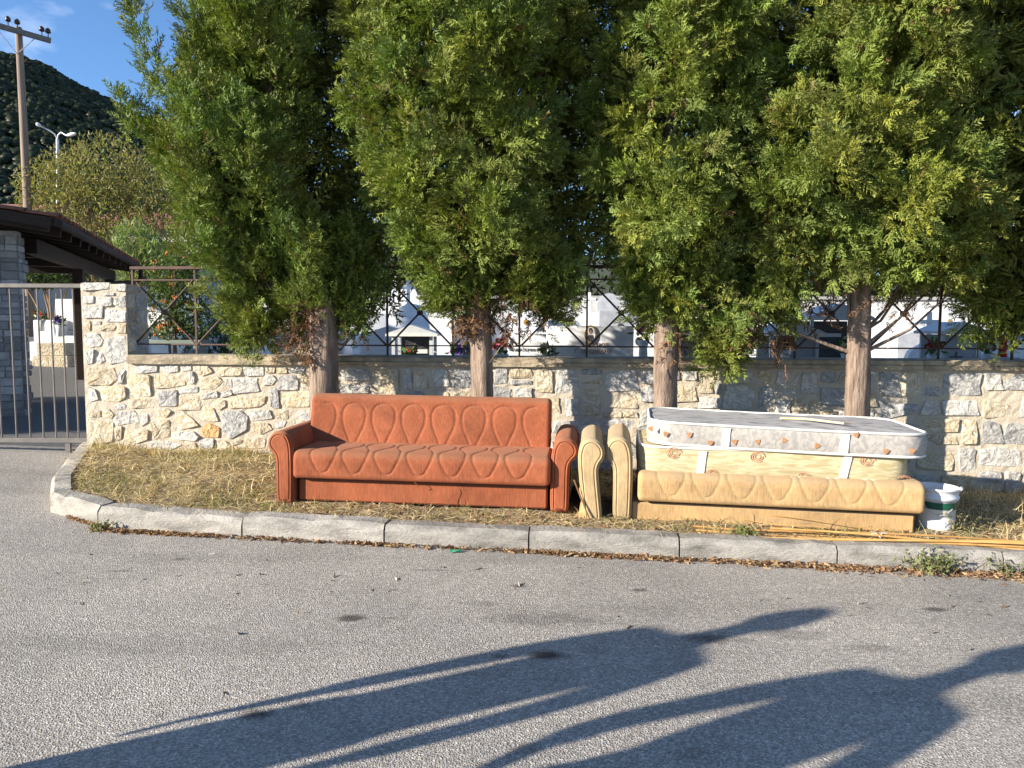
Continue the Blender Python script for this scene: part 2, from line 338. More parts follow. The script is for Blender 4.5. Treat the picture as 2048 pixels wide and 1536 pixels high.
def leaf_mat(name, rough=0.55, trans=0.35, tcol=(1.25, 1.35, 0.55)):
    m, t, b = nodes(name); b.inputs['Roughness'].default_value = rough; b.inputs['Specular IOR Level'].default_value = 0.25
    a = N(t, 'ShaderNodeAttribute'); a.attribute_name = 'tint'
    t.links.new(a.outputs['Color'], b.inputs['Base Color'])
    tr = N(t, 'ShaderNodeBsdfTranslucent'); c2 = mixc(t, 1.0, a.outputs['Color'], tcol, 'MULTIPLY'); t.links.new(c2, tr.inputs['Color'])
    mx = N(t, 'ShaderNodeMixShader'); mx.inputs[0].default_value = trans
    out = t.nodes['Material Output']; t.links.new(b.outputs[0], mx.inputs[1]); t.links.new(tr.outputs[0], mx.inputs[2]); t.links.new(mx.outputs[0], out.inputs[0])
    return m
M['leaf'] = leaf_mat('scale_leaf_foliage', 0.6, 0.2)
M['leaf2'] = leaf_mat('broad_leaf_foliage', 0.5, 0.35)
M['straw'] = leaf_mat('dry_grass', 0.8, 0.3, (1.1, 1.0, 0.7))

# ------------------------------------------------------------------ the ground
def sheet(name, xs, ys, zf, mat, kind='structure', smooth=True):
    nx, ny = len(xs), len(ys)
    V = [(x, y, zf(x, y)) for y in ys for x in xs]
    Q = [(j*nx+i, j*nx+i+1, (j+1)*nx+i+1, (j+1)*nx+i) for j in range(ny-1) for i in range(nx-1)]
    o = link(name, np_mesh(name, V, Q, smooth), mat); return tag(o, kind=kind)
xs_far = [-900, -300, -120, -60, -30, -20]+[-13+2*i for i in range(15)]+[20, 30, 60, 120, 300, 900]
sheet('road', xs_far, [-300, -80, -30, -12, -6, -2, 0, 2]+[2.4+.2*i for i in range(28)], lambda x, y: zr(x, y), M['asphalt'])
M['yard'] = simple('dark_yard_asphalt', (0.15, 0.145, 0.14), (0.10, 0.10, 0.098), 30, 0.95, 0.6, 0.006, 120)
sheet('cemetery_ground', xs_far, [7.8, 8, 9, 10, 12, 14, 17, 20, 24, 28, 32, 60, 150, 400, 1500], lambda x, y: zc(x, y)-0.002*(y > 32)*0, M['yard'])

# kerb: outline on the road, traced from its foot in the photograph
kpts = [on_slope(165, 902, 0), on_slope(102, 984, 0), on_slope(99, 1024, 0), on_slope(195, 1052, 0)]
K0 = on_slope(484, 1076, 0); K1 = on_slope(2048, 1150, 0)
kdir = (K1-K0); kdir.z = 0; kdir.normalize()
line = [kpts[3]]
joints = [484, 768, 1057, 1359, 1676, 2010]
def kerb_at(px):                                 # where the straight kerb line passes through that pixel column
    d = ray(px, 1100); a = d.x/d.y; t = (K0.x-a*K0.y)/(a*kdir.y-kdir.x); q = K0+kdir*t; return Vector((q.x, q.y, 0))
for j in joints: line.append(kerb_at(j))
step = (line[-1]-line[-2]).length
for i in range(9): line.append(line[-1]+kdir*1.0)
outer = [Vector((p.x, p.y, 0)) for p in kpts[:3]]+line
for p in outer: p.z = 0
kerb = thing('kerb', None, None); kerb['kind'] = 'structure'
KW, KH = 0.15, 0.14
inner = []
for i, p in enumerate(outer):
    a = (outer[i]-outer[i-1]).normalized() if i > 0 else (outer[1]-outer[0]).normalized()
    b = (outer[i+1]-outer[i]).normalized() if i < len(outer)-1 else a
    na = Vector((-a.y, a.x, 0)); nb = Vector((-b.y, b.x, 0)); nn = (na+nb).normalized(); inner.append(p+nn*KW/max(.6, nn.dot(na)))
for i in range(len(outer)-1):
    p, q, r, s = outer[i], outer[i+1], inner[i+1], inner[i]
    u = (q-p).normalized(); L = (q-p).length; nseg = 8; g = 0.005
    V = []; Fs = []
    tilt = random.uniform(-.012, .006); dz = random.uniform(-.008, .006)
    prof = lambda o_, i_: [(o_, -0.1), (o_, KH*.5), (o_+(i_-o_)*.02, KH-.03), (o_+(i_-o_)*.2, KH), (i_, KH+.004), (i_, -0.05)]
    for k in range(nseg+1):
        f = g/L+(1-2*g/L)*k/nseg
        o_ = p.lerp(q, f); i_ = s.lerp(r, f); e = 0.0 if 0 < k < nseg else 0.006
        for j, (w, z) in enumerate([(0, -.1), (.03, KH*.55), (.05, KH-.035), (.22, KH), (.95, KH+.003), (1, -.05)]):
            pt = o_.lerp(i_, w if j < 4 else w-e*2); jit = random.uniform(-.0035, .0035)
            chip = random.random() < .16 and j in (2, 3) and 0 < k < nseg
            V.append((pt.x, pt.y+jit, zr(pt.x, pt.y)+z+dz*(j > 0)+jit-e*(j in (2, 3, 4))-(.016 if chip else 0)))
    for k in range(nseg):
        for j in range(5): a0 = k*6+j; Fs.append((a0, a0+6, a0+7, a0+1))
    Fs.append(tuple(range(6))); Fs.append(tuple(range(nseg*6+5, nseg*6-1, -1)))
    mb = MB().add(V, Fs); mb.build('kerb_stone', M['kerb'], kerb)

# verge of dry soil inside the kerb
bumpn = lambda x, y: 0.012*math.sin(5.1*x+1.3*y)+0.010*math.sin(9.7*y-3.1*x)+0.008*math.sin(17*x+11*y)
poly_in = [Vector((p.x, p.y)) for p in inner]
vy0 = lambda x: np.interp(x, [p.x for p in poly_in[2:]], [p.y for p in poly_in[2:]])
def vfront(x):
    x0, x2 = poly_in[0].x, poly_in[1].x
    if x >= poly_in[2].x: return vy0(x)
    return float(np.interp(x, [poly_in[1].x, poly_in[2].x], [poly_in[1].y, poly_in[2].y]))
def vleft(y):
    return float(np.interp(y, [poly_in[2].y, poly_in[1].y, poly_in[0].y], [poly_in[2].x, poly_in[1].x, poly_in[0].x]))
V = []; Q = []; ny = 26
ys_t = [0, .01, .03]+[.03+.97*(i+1)/(ny-3) for i in range(ny-3)]
xs_v = [poly_in[2].x+(12.0-poly_in[2].x)*i/150 for i in range(151)]
def hump(x, t): return 0.02*math.exp(-((t-.5)/.3)**2)
for i, x in enumerate(xs_v):
    for t in ys_t:
        y0 = vfront(x); y1 = wy(x)+0.03; y = y0+(y1-y0)*t
        xl = max(x, vleft(y)+0.0) if x < -3.0 else x
        V.append((xl, y, zv(xl, y)+(bumpn(xl, y)+hump(xl, t))*min(1, t*6)))
n_ = len(ys_t)
for i in range(150):
    for j in range(n_-1): Q.append((i*n_+j, (i+1)*n_+j, (i+1)*n_+j+1, i*n_+j+1))
verge_o = tag(link('verge', np_mesh('verge', V, Q, True), M['soil']), kind='structure')
def vz(x, y):
    y0 = vfront(x); y1 = wy(x)+.03; t = min(1, max(0, (y-y0)/max(.1, y1-y0))); return zv(x, y)+(bumpn(x, y)+hump(x, t))*min(1, t*6)

# ------------------------------------------------------------------ the rubble wall and its gate pillar
PX0 = on_wall(178, 892).x-0.02; PX1 = on_wall(253, 640).x; WX1 = 11.0; TH = 0.42
ZTOP = on_wall(700, 713, -.03).z                   # top of the coping
ZC = ZTOP-0.085                                    # underside of the coping
ZP = on_wall(200, 566).z                           # top of the pillar
STM = ['stone_white', 'stone_cream', 'stone_ochre', 'stone_grey']
def stone_mesh(poly, place, proud, name='stone', inset=0.0):
    """poly: outline in wall coordinates (s, z); place(s, z, d) -> point d in front of the face"""
    P = [Vector((a, b)) for a, b in poly]
    for _ in range(1):                             # one pass of corner cutting
        Q2 = []
        for i in range(len(P)):
            a, b = P[i], P[(i+1) % len(P)]; Q2 += [a.lerp(b, .07), a.lerp(b, random.uniform(.3,.7)), a.lerp(b, .93)] if (a-b).length > .11 else [a.lerp(b, .09), a.lerp(b, .91)]
        P = Q2
    N_ = len(P); c = sum(P, Vector((0, 0)))/N_
    sz = sum((p-c).length for p in P)/N_
    P = [c+(p-c)*(1.05+random.uniform(-.035, .03)) for p in P]
    area = sum(P[i].x*P[(i+1) % N_].y-P[(i+1) % N_].x*P[i].y for i in range(N_))
    if area < 0: P = P[::-1]
    tx, tz = random.uniform(-.10, .10), random.uniform(-.10, .12)
    V = []; rings = [(1.0, -.02, 0), (.99, proud*.6, .25), (.945, proud*.95, .45), (.5, proud*1.1, .6)]
    for sc, d, jn in rings:
        for p in P:
            q = c+(p-c)*sc
            dd = d+(0 if d < 0 else (q.x-c.x)*tx+(q.y-c.y)*tz+random.uniform(-1, 1)*proud*jn*.55)
            V.append(place(q.x, q.y, dd))
    V.append(place(c.x, c.y, proud*1.1+random.uniform(-.4, .5)*proud))
    Fs = []
    for r in range(3):
        for i in range(N_): Fs.append((r*N_+i, r*N_+(i+1) % N_, (r+1)*N_+(i+1) % N_, (r+1)*N_+i))
    for i in range(N_): Fs.append((3*N_+i, 3*N_+(i+1) % N_, 4*N_))
    o = place(c.x, c.y, 0)
    mb = MB(); mb.add(V, Fs, False); me = mb.mesh(name, o)
    return me, o
def wplace(s, z, d): return Vector((s+WB*d*-1*0, wy(s)-d, z))
wall = thing('stone_wall', 'low rubble stone wall with concrete coping behind the sofas', 'wall', (0, WA, zv(0)))
pillar = thing('gate_pillar', 'square rubble stone pillar standing between the gate and the low wall', 'pillar', ((PX0+PX1)/2, wy(PX0)+.2, zr(PX0)))
woff = Vector(wall.location); poff = Vector(pillar.location)
def mortar_face(x0, x1, z0f, z1, parent, off):
    nx = int((x1-x0)/.05)+1; nz = 26; V = []; Q = []
    for i in range(nx+1):
        x = x0+(x1-x0)*i/nx
        for j in range(nz+1):
            z = z0f(x)+(z1-z0f(x))*j/nz; d = random.uniform(-.004, .005) if 0 < i < nx and 0 < j < nz else 0
            V.append((x-off[0], wy(x)+d-off[1], z-off[2]))
    for i in range(nx):
        for j in range(nz): a = i*(nz+1)+j; Q.append((a, a+nz+1, a+nz+2, a+1))
    b = len(V)                                      # back and ends close the slab
    for x in (x0, x1):
        for z in (z0f(x), z1): V += [(x-off[0], wy(x)-off[1], z-off[2]), (x-off[0], wy(x)+TH-off[1], z-off[2])]
    Q += [(b, b+2, b+3, b+1), (b+4, b+5, b+7, b+6), (b+1, b+3, b+7, b+5), (b+2, b+6, b+7, b+3)]
    return link('mortar', np_mesh('mortar', V, Q, False), M['mortar'], parent)
zb = lambda x: zr(x)-.12
mortar_face(PX1+.002, WX1, zb, ZC-.002, wall, woff)
mortar_face(PX0, PX1, zb, ZP-.01, pillar, poff)
Z1 = lambda L: [(250+a/4.551, 680+b/4.551) for a, b in L]
Z2 = lambda L: [(a/2.926, 400+b/2.926) for a, b in L]
tr_wall = [('w', [(95, 250), (180, 232), (300, 238), (295, 285), (160, 305), (95, 295)]), ('w', [(315, 235), (485, 230), (485, 285), (400, 300), (340, 280)]), ('w', [(500, 235), (605, 232), (605, 275), (520, 283)]),
 ('c', [(625, 238), (760, 240), (800, 290), (700, 330), (625, 285)]), ('c', [(830, 255), (900, 240), (1065, 250), (1060, 320), (850, 330)]), ('w', [(1080, 248), (1260, 245), (1265, 325), (1100, 325)]),
 ('c', [(1285, 250), (1370, 250), (1360, 300), (1285, 295)]), ('o', [(1380, 252), (1475, 252), (1478, 300), (1380, 306)]), ('w', [(1490, 265), (1560, 245), (1640, 250), (1630, 298), (1490, 300)]),
 ('c', [(20, 310), (230, 325), (240, 510), (30, 512)]), ('c', [(275, 312), (420, 318), (470, 345), (545, 370), (550, 410), (400, 435), (275, 435)]), ('w', [(585, 290), (625, 285), (638, 340), (630, 400), (585, 400)]),
 ('c', [(700, 340), (850, 335), (895, 380), (800, 458), (690, 445)]), ('g', [(925, 355), (975, 350), (975, 430), (925, 415)]), ('w', [(990, 345), (1205, 345), (1200, 400), (1230, 465), (992, 487)]),
 ('w', [(1275, 320), (1345, 318), (1380, 360), (1340, 410), (1260, 412)]), ('g', [(1410, 330), (1550, 318), (1580, 370), (1575, 455), (1395, 455), (1390, 395)]), ('c', [(1600, 310), (1700, 300), (1700, 395), (1610, 395)]),
 ('w', [(490, 450), (660, 422), (665, 478), (500, 490)]), ('g', [(310, 470), (475, 458), (475, 600), (310, 605)]), ('c', [(500, 500), (690, 505), (690, 635), (500, 635)]), ('w', [(695, 500), (840, 462), (850, 520), (700, 545)]),
 ('w', [(875, 485), (960, 450), (985, 495), (880, 525)]), ('o', [(35, 540), (190, 530), (280, 540), (290, 610), (60, 620)]), ('c', [(800, 560), (915, 545), (920, 600), (860, 638), (790, 600)]),
 ('c', [(950, 510), (1280, 508), (1270, 570), (1210, 610), (955, 622)]), ('g', [(1320, 430), (1390, 440), (1410, 620), (1330, 610)]), ('c', [(1420, 500), (1600, 460), (1690, 465), (1685, 600), (1450, 620), (1410, 560)]),
 ('w', [(150, 665), (210, 670), (210, 745), (150, 785)]), ('o', [(290, 630), (370, 620), (425, 645), (380, 705), (300, 690)]), ('c', [(470, 690), (530, 655), (610, 710), (670, 780), (480, 825)]),
 ('o', [(640, 690), (720, 610), (810, 625), (855, 740), (720, 735)]), ('c', [(235, 735), (410, 730), (410, 890), (270, 900)]), ('O', [(690, 820), (760, 750), (860, 800), (860, 885), (710, 885)]),
 ('g', [(890, 660), (1050, 640), (1120, 700), (1110, 820), (960, 900), (890, 820)]), ('w', [(1125, 650), (1320, 632), (1340, 715), (1140, 740)]), ('o', [(1370, 650), (1480, 632), (1485, 720), (1370, 710)]),
 ('w', [(1590, 640), (1690, 645), (1680, 760), (1560, 700)]), ('c', [(1150, 760), (1300, 755), (1345, 810), (1240, 860), (1160, 820)]), ('w', [(1370, 755), (1470, 735), (1450, 790), (1375, 800)]),
 ('w', [(430, 850), (620, 828), (680, 885), (640, 918), (440, 900)]), ('g', [(680, 905), (810, 900), (810, 960), (760, 1010), (670, 960)]), ('c', [(840, 910), (920, 915), (1000, 1000), (900, 990)]),
 ('c', [(1090, 905), (1180, 880), (1280, 900), (1270, 985), (1090, 985)]), ('c', [(1030, 995), (1190, 1000), (1150, 1060), (1040, 1055)]), ('w', [(1240, 1040), (1300, 1015), (1370, 1030), (1360, 1080), (1260, 1080)]),
 ('w', [(200, 930), (400, 920), (520, 950), (420, 1000), (240, 1000)]), ('c', [(970, 915), (1070, 910), (1060, 940), (980, 960)]), ('c', [(560, 960), (640, 930), (660, 990), (590, 1020)]),
 ('w', [(430, 1010), (560, 1030), (540, 1080), (430, 1075)]), ('g', [(880, 1010), (1000, 1015), (990, 1070), (890, 1075)]), ('c', [(1330, 850), (1480, 815), (1560, 840), (1520, 930), (1350, 930)]),
 ('w', [(1530, 740), (1680, 790), (1680, 900), (1590, 900)]), ('c', [(1330, 950), (1500, 950), (1520, 1010), (1390, 1015)]), ('w', [(1550, 925), (1680, 920), (1680, 1010), (1550, 1005)]), ('c', [(1430, 1035), (1600, 1030), (1600, 1090), (1430, 1095)]), ('g', [(690, 1030), (840, 1030), (850, 1085), (690, 1090)])]
tr_pil = [('w', [(482, 485), (640, 482), (640, 520), (482, 530)]), ('w', [(670, 500), (725, 490), (738, 495), (736, 535), (680, 530)]), ('w', [(610, 546), (670, 543), (668, 559), (612, 560)]), ('w', [(490, 565), (550, 562), (550, 605), (492, 605)]),
 ('w', [(565, 565), (655, 568), (655, 620), (610, 622), (570, 600)]), ('w', [(672, 575), (735, 560), (738, 625), (690, 625), (665, 610)]), ('w', [(490, 622), (605, 618), (605, 690), (492, 690)]), ('w', [(615, 640), (740, 645), (740, 712), (617, 712)]),
 ('o', [(495, 705), (530, 710), (530, 765), (497, 765)]), ('w', [(540, 712), (590, 710), (590, 730), (540, 730)]), ('c', [(570, 750), (650, 722), (680, 740), (670, 765), (590, 765)]), ('c', [(690, 725), (740, 722), (740, 780), (690, 780)]),
 ('w', [(500, 785), (570, 780), (605, 820), (590, 855), (520, 865), (498, 840)]), ('w', [(625, 815), (735, 795), (740, 950), (640, 958), (620, 890)]), ('w', [(505, 880), (555, 875), (545, 955), (508, 960)]), ('w', [(570, 920), (600, 895), (615, 940), (590, 960), (565, 945)]),
 ('c', [(518, 985), (670, 980), (688, 1050), (640, 1085), (520, 1080)]), ('w', [(700, 1000), (735, 995), (720, 1070), (692, 1070)]), ('w', [(520, 1095), (560, 1110), (580, 1165), (530, 1182)]), ('c', [(590, 1090), (735, 1092), (738, 1150), (700, 1180), (600, 1175)]),
 ('c', [(527, 1230), (590, 1232), (590, 1268), (528, 1272)]), ('c', [(600, 1245), (640, 1222), (668, 1255), (650, 1280), (615, 1275)]), ('w', [(670, 1200), (720, 1190), (738, 1205), (735, 1224), (680, 1226)]),
 ('c', [(528, 1290), (665, 1300), (660, 1415), (528, 1425)]), ('c', [(674, 1330), (716, 1325), (712, 1400), (677, 1410)]), ('w', [(533, 1440), (600, 1432), (600, 1470), (533, 1470)]), ('w', [(640, 1440), (735, 1435), (730, 1475), (640, 1480)])]
tr_mid = [('w', [(685, 1245), (780, 1232), (813, 1260), (813, 1300), (690, 1318), (677, 1290)]), ('c', [(738, 1340), (868, 1345), (868, 1400), (800, 1425), (732, 1400)])]
MK = {'w': 'stone_white', 'c': 'stone_cream', 'o': 'stone_cream', 'O': 'stone_ochre', 'g': 'stone_grey'}
def put_stone(k, poly, parent, off, place=wplace, proud=None):
    me, o = stone_mesh(poly, place, proud or random.uniform(.008, .017))
    return link('stone', me, M[MK.get(k, k)], parent, o-off)
for k, L in tr_wall: put_stone(k, [(q.x, q.z) for q in (on_wall(*p) for p in Z1(L))], wall, woff)
for k, L in tr_mid: put_stone(k, [(q.x, q.z) for q in (on_wall(*p) for p in Z2(L))], wall, woff)
for k, L in tr_pil: put_stone(k, [(q.x, q.z) for q in (on_wall(*p) for p in Z2(L))], pillar, poff)
# the rest of the wall: irregular blocks from repeated splitting
cells = []
def split(x0, x1, z0, z1, depth=0):
    w, h = x1-x0, z1-z0
    if (w*h < .10 and w < .50 and h < .32 and (depth > 2)) and random.random() < .62 or w*h < .026 or (w < .16 and h < .16):
        cells.append((x0, x1, z0, z1)); return
    if w/h > random.uniform(1.0, 1.75):
        f = random.uniform(.32, .68); split(x0, x0+w*f, z0, z1, depth+1); split(x0+w*f, x1, z0, z1, depth+1)
    else:
        f = random.uniform(.34, .66); split(x0, x1, z0, z0+h*f, depth+1); split(x0, x1, z0+h*f, z1, depth+1)
XS = on_wall(628, 760).x
for x0, x1 in ((XS, XS+2.1), (XS+2.1, XS+4.3), (XS+4.3, XS+6.1), (XS+6.1, XS+7.6)): split(x0, x1, zv((x0+x1)/2)-.05, ZC-.01)
for (x0, x1, z0, z1) in cells:
    g = random.uniform(.008, .017); j = lambda a: random.uniform(-a, a)
    w, h = x1-x0-2*g, z1-z0-2*g; a = min(w, h)*.17
    pts = [(x0+g+j(a), z0+g+abs(j(a))), (x1-g+j(a), z0+g+abs(j(a))), (x1-g-abs(j(a*.6)), (z0+z1)/2+j(a)), (x1-g-abs(j(a)), z1-g-abs(j(a))), (x0+g+abs(j(a)), z1-g-abs(j(a)))]
    if random.random() < .35: pts.insert(4, ((x0+x1)/2+j(w*.2), z1-g+.006))
    if random.random() < .2: pts.pop(random.randrange(len(pts)))
    k = random.choices(STM, (0.36, 0.38, 0.025, 0.235))[0]
    put_stone(k, pts, wall, woff)
# small stones on the pillar's right side, above the coping
def pside(s, z, d): return Vector((PX1+d, wy(PX1)+s, z))
z = ZTOP+.02
while z < ZP-.05:
    h = random.uniform(.10, .2); h = min(h, ZP-.02-z); c0 = random.uniform(.14, .28)
    for s0, s1 in ((.01, c0), (c0, TH-.01)):
        g = .012; put_stone(random.choice(['w', 'g', 'w', 'c']), [(s0+g, z+g), (s1-g, z+g+.01), (s1-g-.01, z+h-g), (s0+g+.01, z+h-g)], pillar, poff, pside)
    z += h
# coping slabs
x = PX1+.004
while x < WX1:
    L = random.uniform(1.6, 2.1); x1 = min(WX1, x+L); n = 14
    V = []; Fs = []
    pr = [(-.045, 0), (-.05, .035), (-.028, .042), (-.03, .078), (-.012, .087), (TH+.02, .087), (TH+.03, 0)]
    for i in range(n+1):
        xx = x+.003+(x1-x-.006)*i/n
        for q, (d, zz) in enumerate(pr):
            jj = random.uniform(-.005, .005) if q < 5 else 0
            V.append((xx, wy(xx)+d+jj, ZC+zz+jj*.5))
    m_ = len(pr)
    for i in range(n):
        for q in range(m_): Fs.append((i*m_+q, i*m_+m_+q, i*m_+m_+(q+1) % m_, i*m_+(q+1) % m_))
    Fs.append(tuple(range(m_))); Fs.append(tuple(range(n*m_+m_-1, n*m_-1, -1)))
    MB().add(V, Fs).build('coping_slab', M['coping'], wall, woff)
    x = x1

# ------------------------------------------------------------------ iron fence on the wall
FO = 0.2
ZL = on_wall(420, 689, FO).z; ZM = on_wall(330, 560, FO).z; ZT = on_wall(330, 536, FO).z
FX0 = on_wall(268, 640, FO).x
fence = thing('iron_fence', 'rusty iron fence of crossed bars on top of the low stone wall', 'fence', (FX0, wy(FX0)+FO, ZTOP))
fo = Vector(fence.location)
fy = lambda X: wy(X)+FO
PITCHX = (on_wall(392, 640, FO).x-FX0)
npan = 15; FX1 = FX0+npan*PITCHX
def bar(name, a, b, r, mat, flat=False):
    mb = MB()
    if flat: mb.tube([a, b], r, 4, False)
    else: mb.tube([a, b], r, 8)
    mb.build(name, mat, fence, fo)
u_ = Vector((1, WB, 0)).normalized()
def fp(x, z): return Vector((x, fy(x), z))
mb = MB(); c = (fp(FX0-.03, ZT)+fp(FX1, ZT))/2; mb.box(c, (FX1-FX0+.03, .05, .03), math.atan(WB), .004); mb.build('top_rail', M['iron_rust'], fence, fo)
for nm, z in (('middle_rail', ZM), ('lower_rail', ZL)):
    mb = MB(); c = (fp(FX0, z)+fp(FX1, z))/2; mb.box(c, (FX1-FX0, .022, .014), math.atan(WB)); mb.build(nm, M['iron_rust'], fence, fo)
for i in range(npan+1):
    x = FX0+i*PITCHX
    mb = MB(); mb.box(fp(x, (ZTOP+ZT)/2-.01), (.018, .018, ZT-ZTOP-.008), math.atan(WB)); mb.build('post', M['iron_rust'], fence, fo)
    if i < npan:
        x2 = x+PITCHX; e = .012
        for zz0, zz1, dy in ((ZL, ZM, -.012), (ZM, ZL, .012)):
            a = fp(x+e, zz0); b = fp(x2-e, zz1); a.y += dy; b.y += dy; bar('cross_bar', a, b, .0095, M['iron_rust'])
        c = fp((x+x2)/2, (ZL+ZM)/2); mb = MB()
        mb.tube([c+Vector((0, -.034, 0)), c+Vector((0, -.026, 0)), c+Vector((0, -.02, 0)), c+Vector((0, .02, 0)), c+Vector((0, .03, 0))], [.010, .024, .028, .028, .012], 12); mb.build('boss', M['iron_rust'], fence, fo)

# ------------------------------------------------------------------ the gate
GO = 0.22
gz1 = on_wall(80, 572, GO).z; gz0 = on_wall(100, 879, GO).z
GX1 = PX0-.02; GX0 = GX1-2.2
gate = thing('metal_gate', 'dark metal gate of thin upright bars beside the stone pillar', 'gate', (GX1-1.1, wy(GX1)+GO, zr(GX1)))
go = Vector(gate.location)
gy = wy(GX1)+GO
MB().box(((GX0+GX1)/2, gy, gz1), (GX1-GX0, .05, .042), 0, .004).build('top_rail', M['iron_dark'], gate, go)
MB().box(((GX0+GX1)/2, gy, gz0), (GX1-GX0, .05, .05), 0, .004).build('bottom_rail', M['iron_dark'], gate, go)
MB().box((GX1-.02, gy, (gz0+gz1)/2), (.04, .046, gz1-gz0-.06), 0, .004).build('end_post', M['iron_dark'], gate, go)
MB().box((GX0+.02, gy, (gz0+gz1)/2), (.04, .046, gz1-gz0-.06), 0, .004).build('end_post', M['iron_dark'], gate, go)
bx = [on_wall(p, 720, GO).x for p in (7, 35, 61, 86, 110, 132, 153)]
sp = bx[1]-bx[0]
while bx[0]-sp > GX0+.05: bx.insert(0, bx[0]-sp)
me = MB().tube([(0, 0, -(gz1-gz0)/2+.02), (0, 0, (gz1-gz0)/2-.02)], .0088, 8).mesh('bar')
for x in bx: link('bar', me, M['iron_dark'], gate, Vector((x, gy, (gz0+gz1)/2))-go)
for x in (GX1-.3, GX1-1.9): MB().box((x, gy, (zr(x)+gz0)/2-.02), (.05, .03, gz0-zr(x)), 0).build('wheel_bracket', M['iron_dark'], gate, go)

# ------------------------------------------------------------------ cypress trees of the verge
def spray_template(seed, K=26, fl=1.0):
    r = np.random.default_rng(seed); L = []
    def leaf(p, d, n, l, w):
        d = d/np.linalg.norm(d); s = np.cross(d, n); s /= np.linalg.norm(s)+1e-9
        L.append([p+d*l*.12+s*w*.5, p+d*l*.12-s*w*.5, p+d*l])
    nodes_ = 6; ax = np.array([0, 0, 1.0])
    for i in range(nodes_):
        f = i/(nodes_-1); p = np.array([r.normal(0, .03), r.normal(0, .05), f*.86])
        for sgn in (-1, 1):
            az = r.normal(0, .55); a = r.uniform(.5, .95)
            d = np.array([sgn*math.sin(a)*math.cos(az), math.sin(a)*math.sin(az), math.cos(a)])
            nrm = np.array([r.normal(0, .45), 1, r.normal(0, .45)])
            l = (.40-.20*f)*r.uniform(.8, 1.2)
            leaf(p, d, nrm, l*.86, .095); leaf(p+d*l*.45, d+ax*.35+r.normal(0, .25, 3), nrm, l*.80, .088)
    leaf(np.array([0, 0, .8]), ax+r.normal(0, .1, 3), np.array([0, 1, 0.]), .26, .08)
    return np.array(L)
TPL = [spray_template(s) for s in range(8)]
def frames(D, r, face=None):
    D = D/np.linalg.norm(D, axis=1, keepdims=True)
    A = r.normal(size=D.shape) if face is None else face+r.normal(0, .45, D.shape); X = np.cross(A, D); X /= np.linalg.norm(X, axis=1, keepdims=True)+1e-9
    Y = np.cross(D, X); return np.stack([X, Y, D], axis=2)
def sprays_to_mesh(name, P, D, Sc, Tint, r, face=None):
    Rm = frames(D, r, face)*Sc[:, None, None]; ti = r.integers(0, len(TPL), len(P)); VV = []; CC = []
    for k, T in enumerate(TPL):
        m = ti == k
        if not m.any(): continue
        V = np.einsum('nij,kvj->nkvi', Rm[m], T)+P[m][:, None, None, :]
        n, K, nv = V.shape[:3]; c = np.repeat(Tint[m][:, None, :], K, 1)*r.uniform(.78, 1.22, (n, K, 1))
        VV.append(V.reshape(-1, 3)); CC.append(np.repeat(c.reshape(-1, 3), nv, 0))
    V = np.concatenate(VV); C = np.concatenate(CC); Q = np.arange(len(V)).reshape(-1, 3)
    return np_mesh(name, V, Q, False, C)
def row_extent(poly, y):
    xs = []
    for i in range(len(poly)):
        (x0, y0), (x1, y1) = poly[i], poly[(i+1) % len(poly)]
        if (y0 <= y < y1) or (y1 <= y < y0): xs.append(x0+(x1-x0)*(y-y0)/(y1-y0))
    xs.sort(); return [(xs[i], xs[i+1]) for i in range(0, len(xs)-1, 2)]
def trunk_mesh(pts, rads, seed, n=18):
    r = random.Random(seed); V = []; Fs = []; seg = 60
    P = [Vector(p) for p in pts]; ph = [r.uniform(0, 6.3) for _ in range(6)]
    def ev(t):
        f = t*(len(P)-1); i = min(int(f), len(P)-2); return P[i].lerp(P[i+1], f-i), rads[i]+(rads[i+1]-rads[i])*(f-i)
    for i in range(seg+1):
        c, rr = ev(i/seg)
        for k in range(n):
            a = 2*math.pi*k/n
            d = 1+.07*math.sin(3*a+ph[0]+c.z*1.2)+.05*math.sin(5*a+ph[1]-c.z*2.1)+.035*math.sin(9*a+ph[2]+c.z*.8)+r.uniform(-.03, .03)
            V.append((c.x+rr*d*math.cos(a), c.y+rr*d*math.sin(a), c.z))
    for i in range(seg):
        for k in range(n): Fs.append((i*n+k, i*n+(k+1) % n, (i+1)*n+(k+1) % n, (i+1)*n+k))
    return MB().add(V, Fs, True)
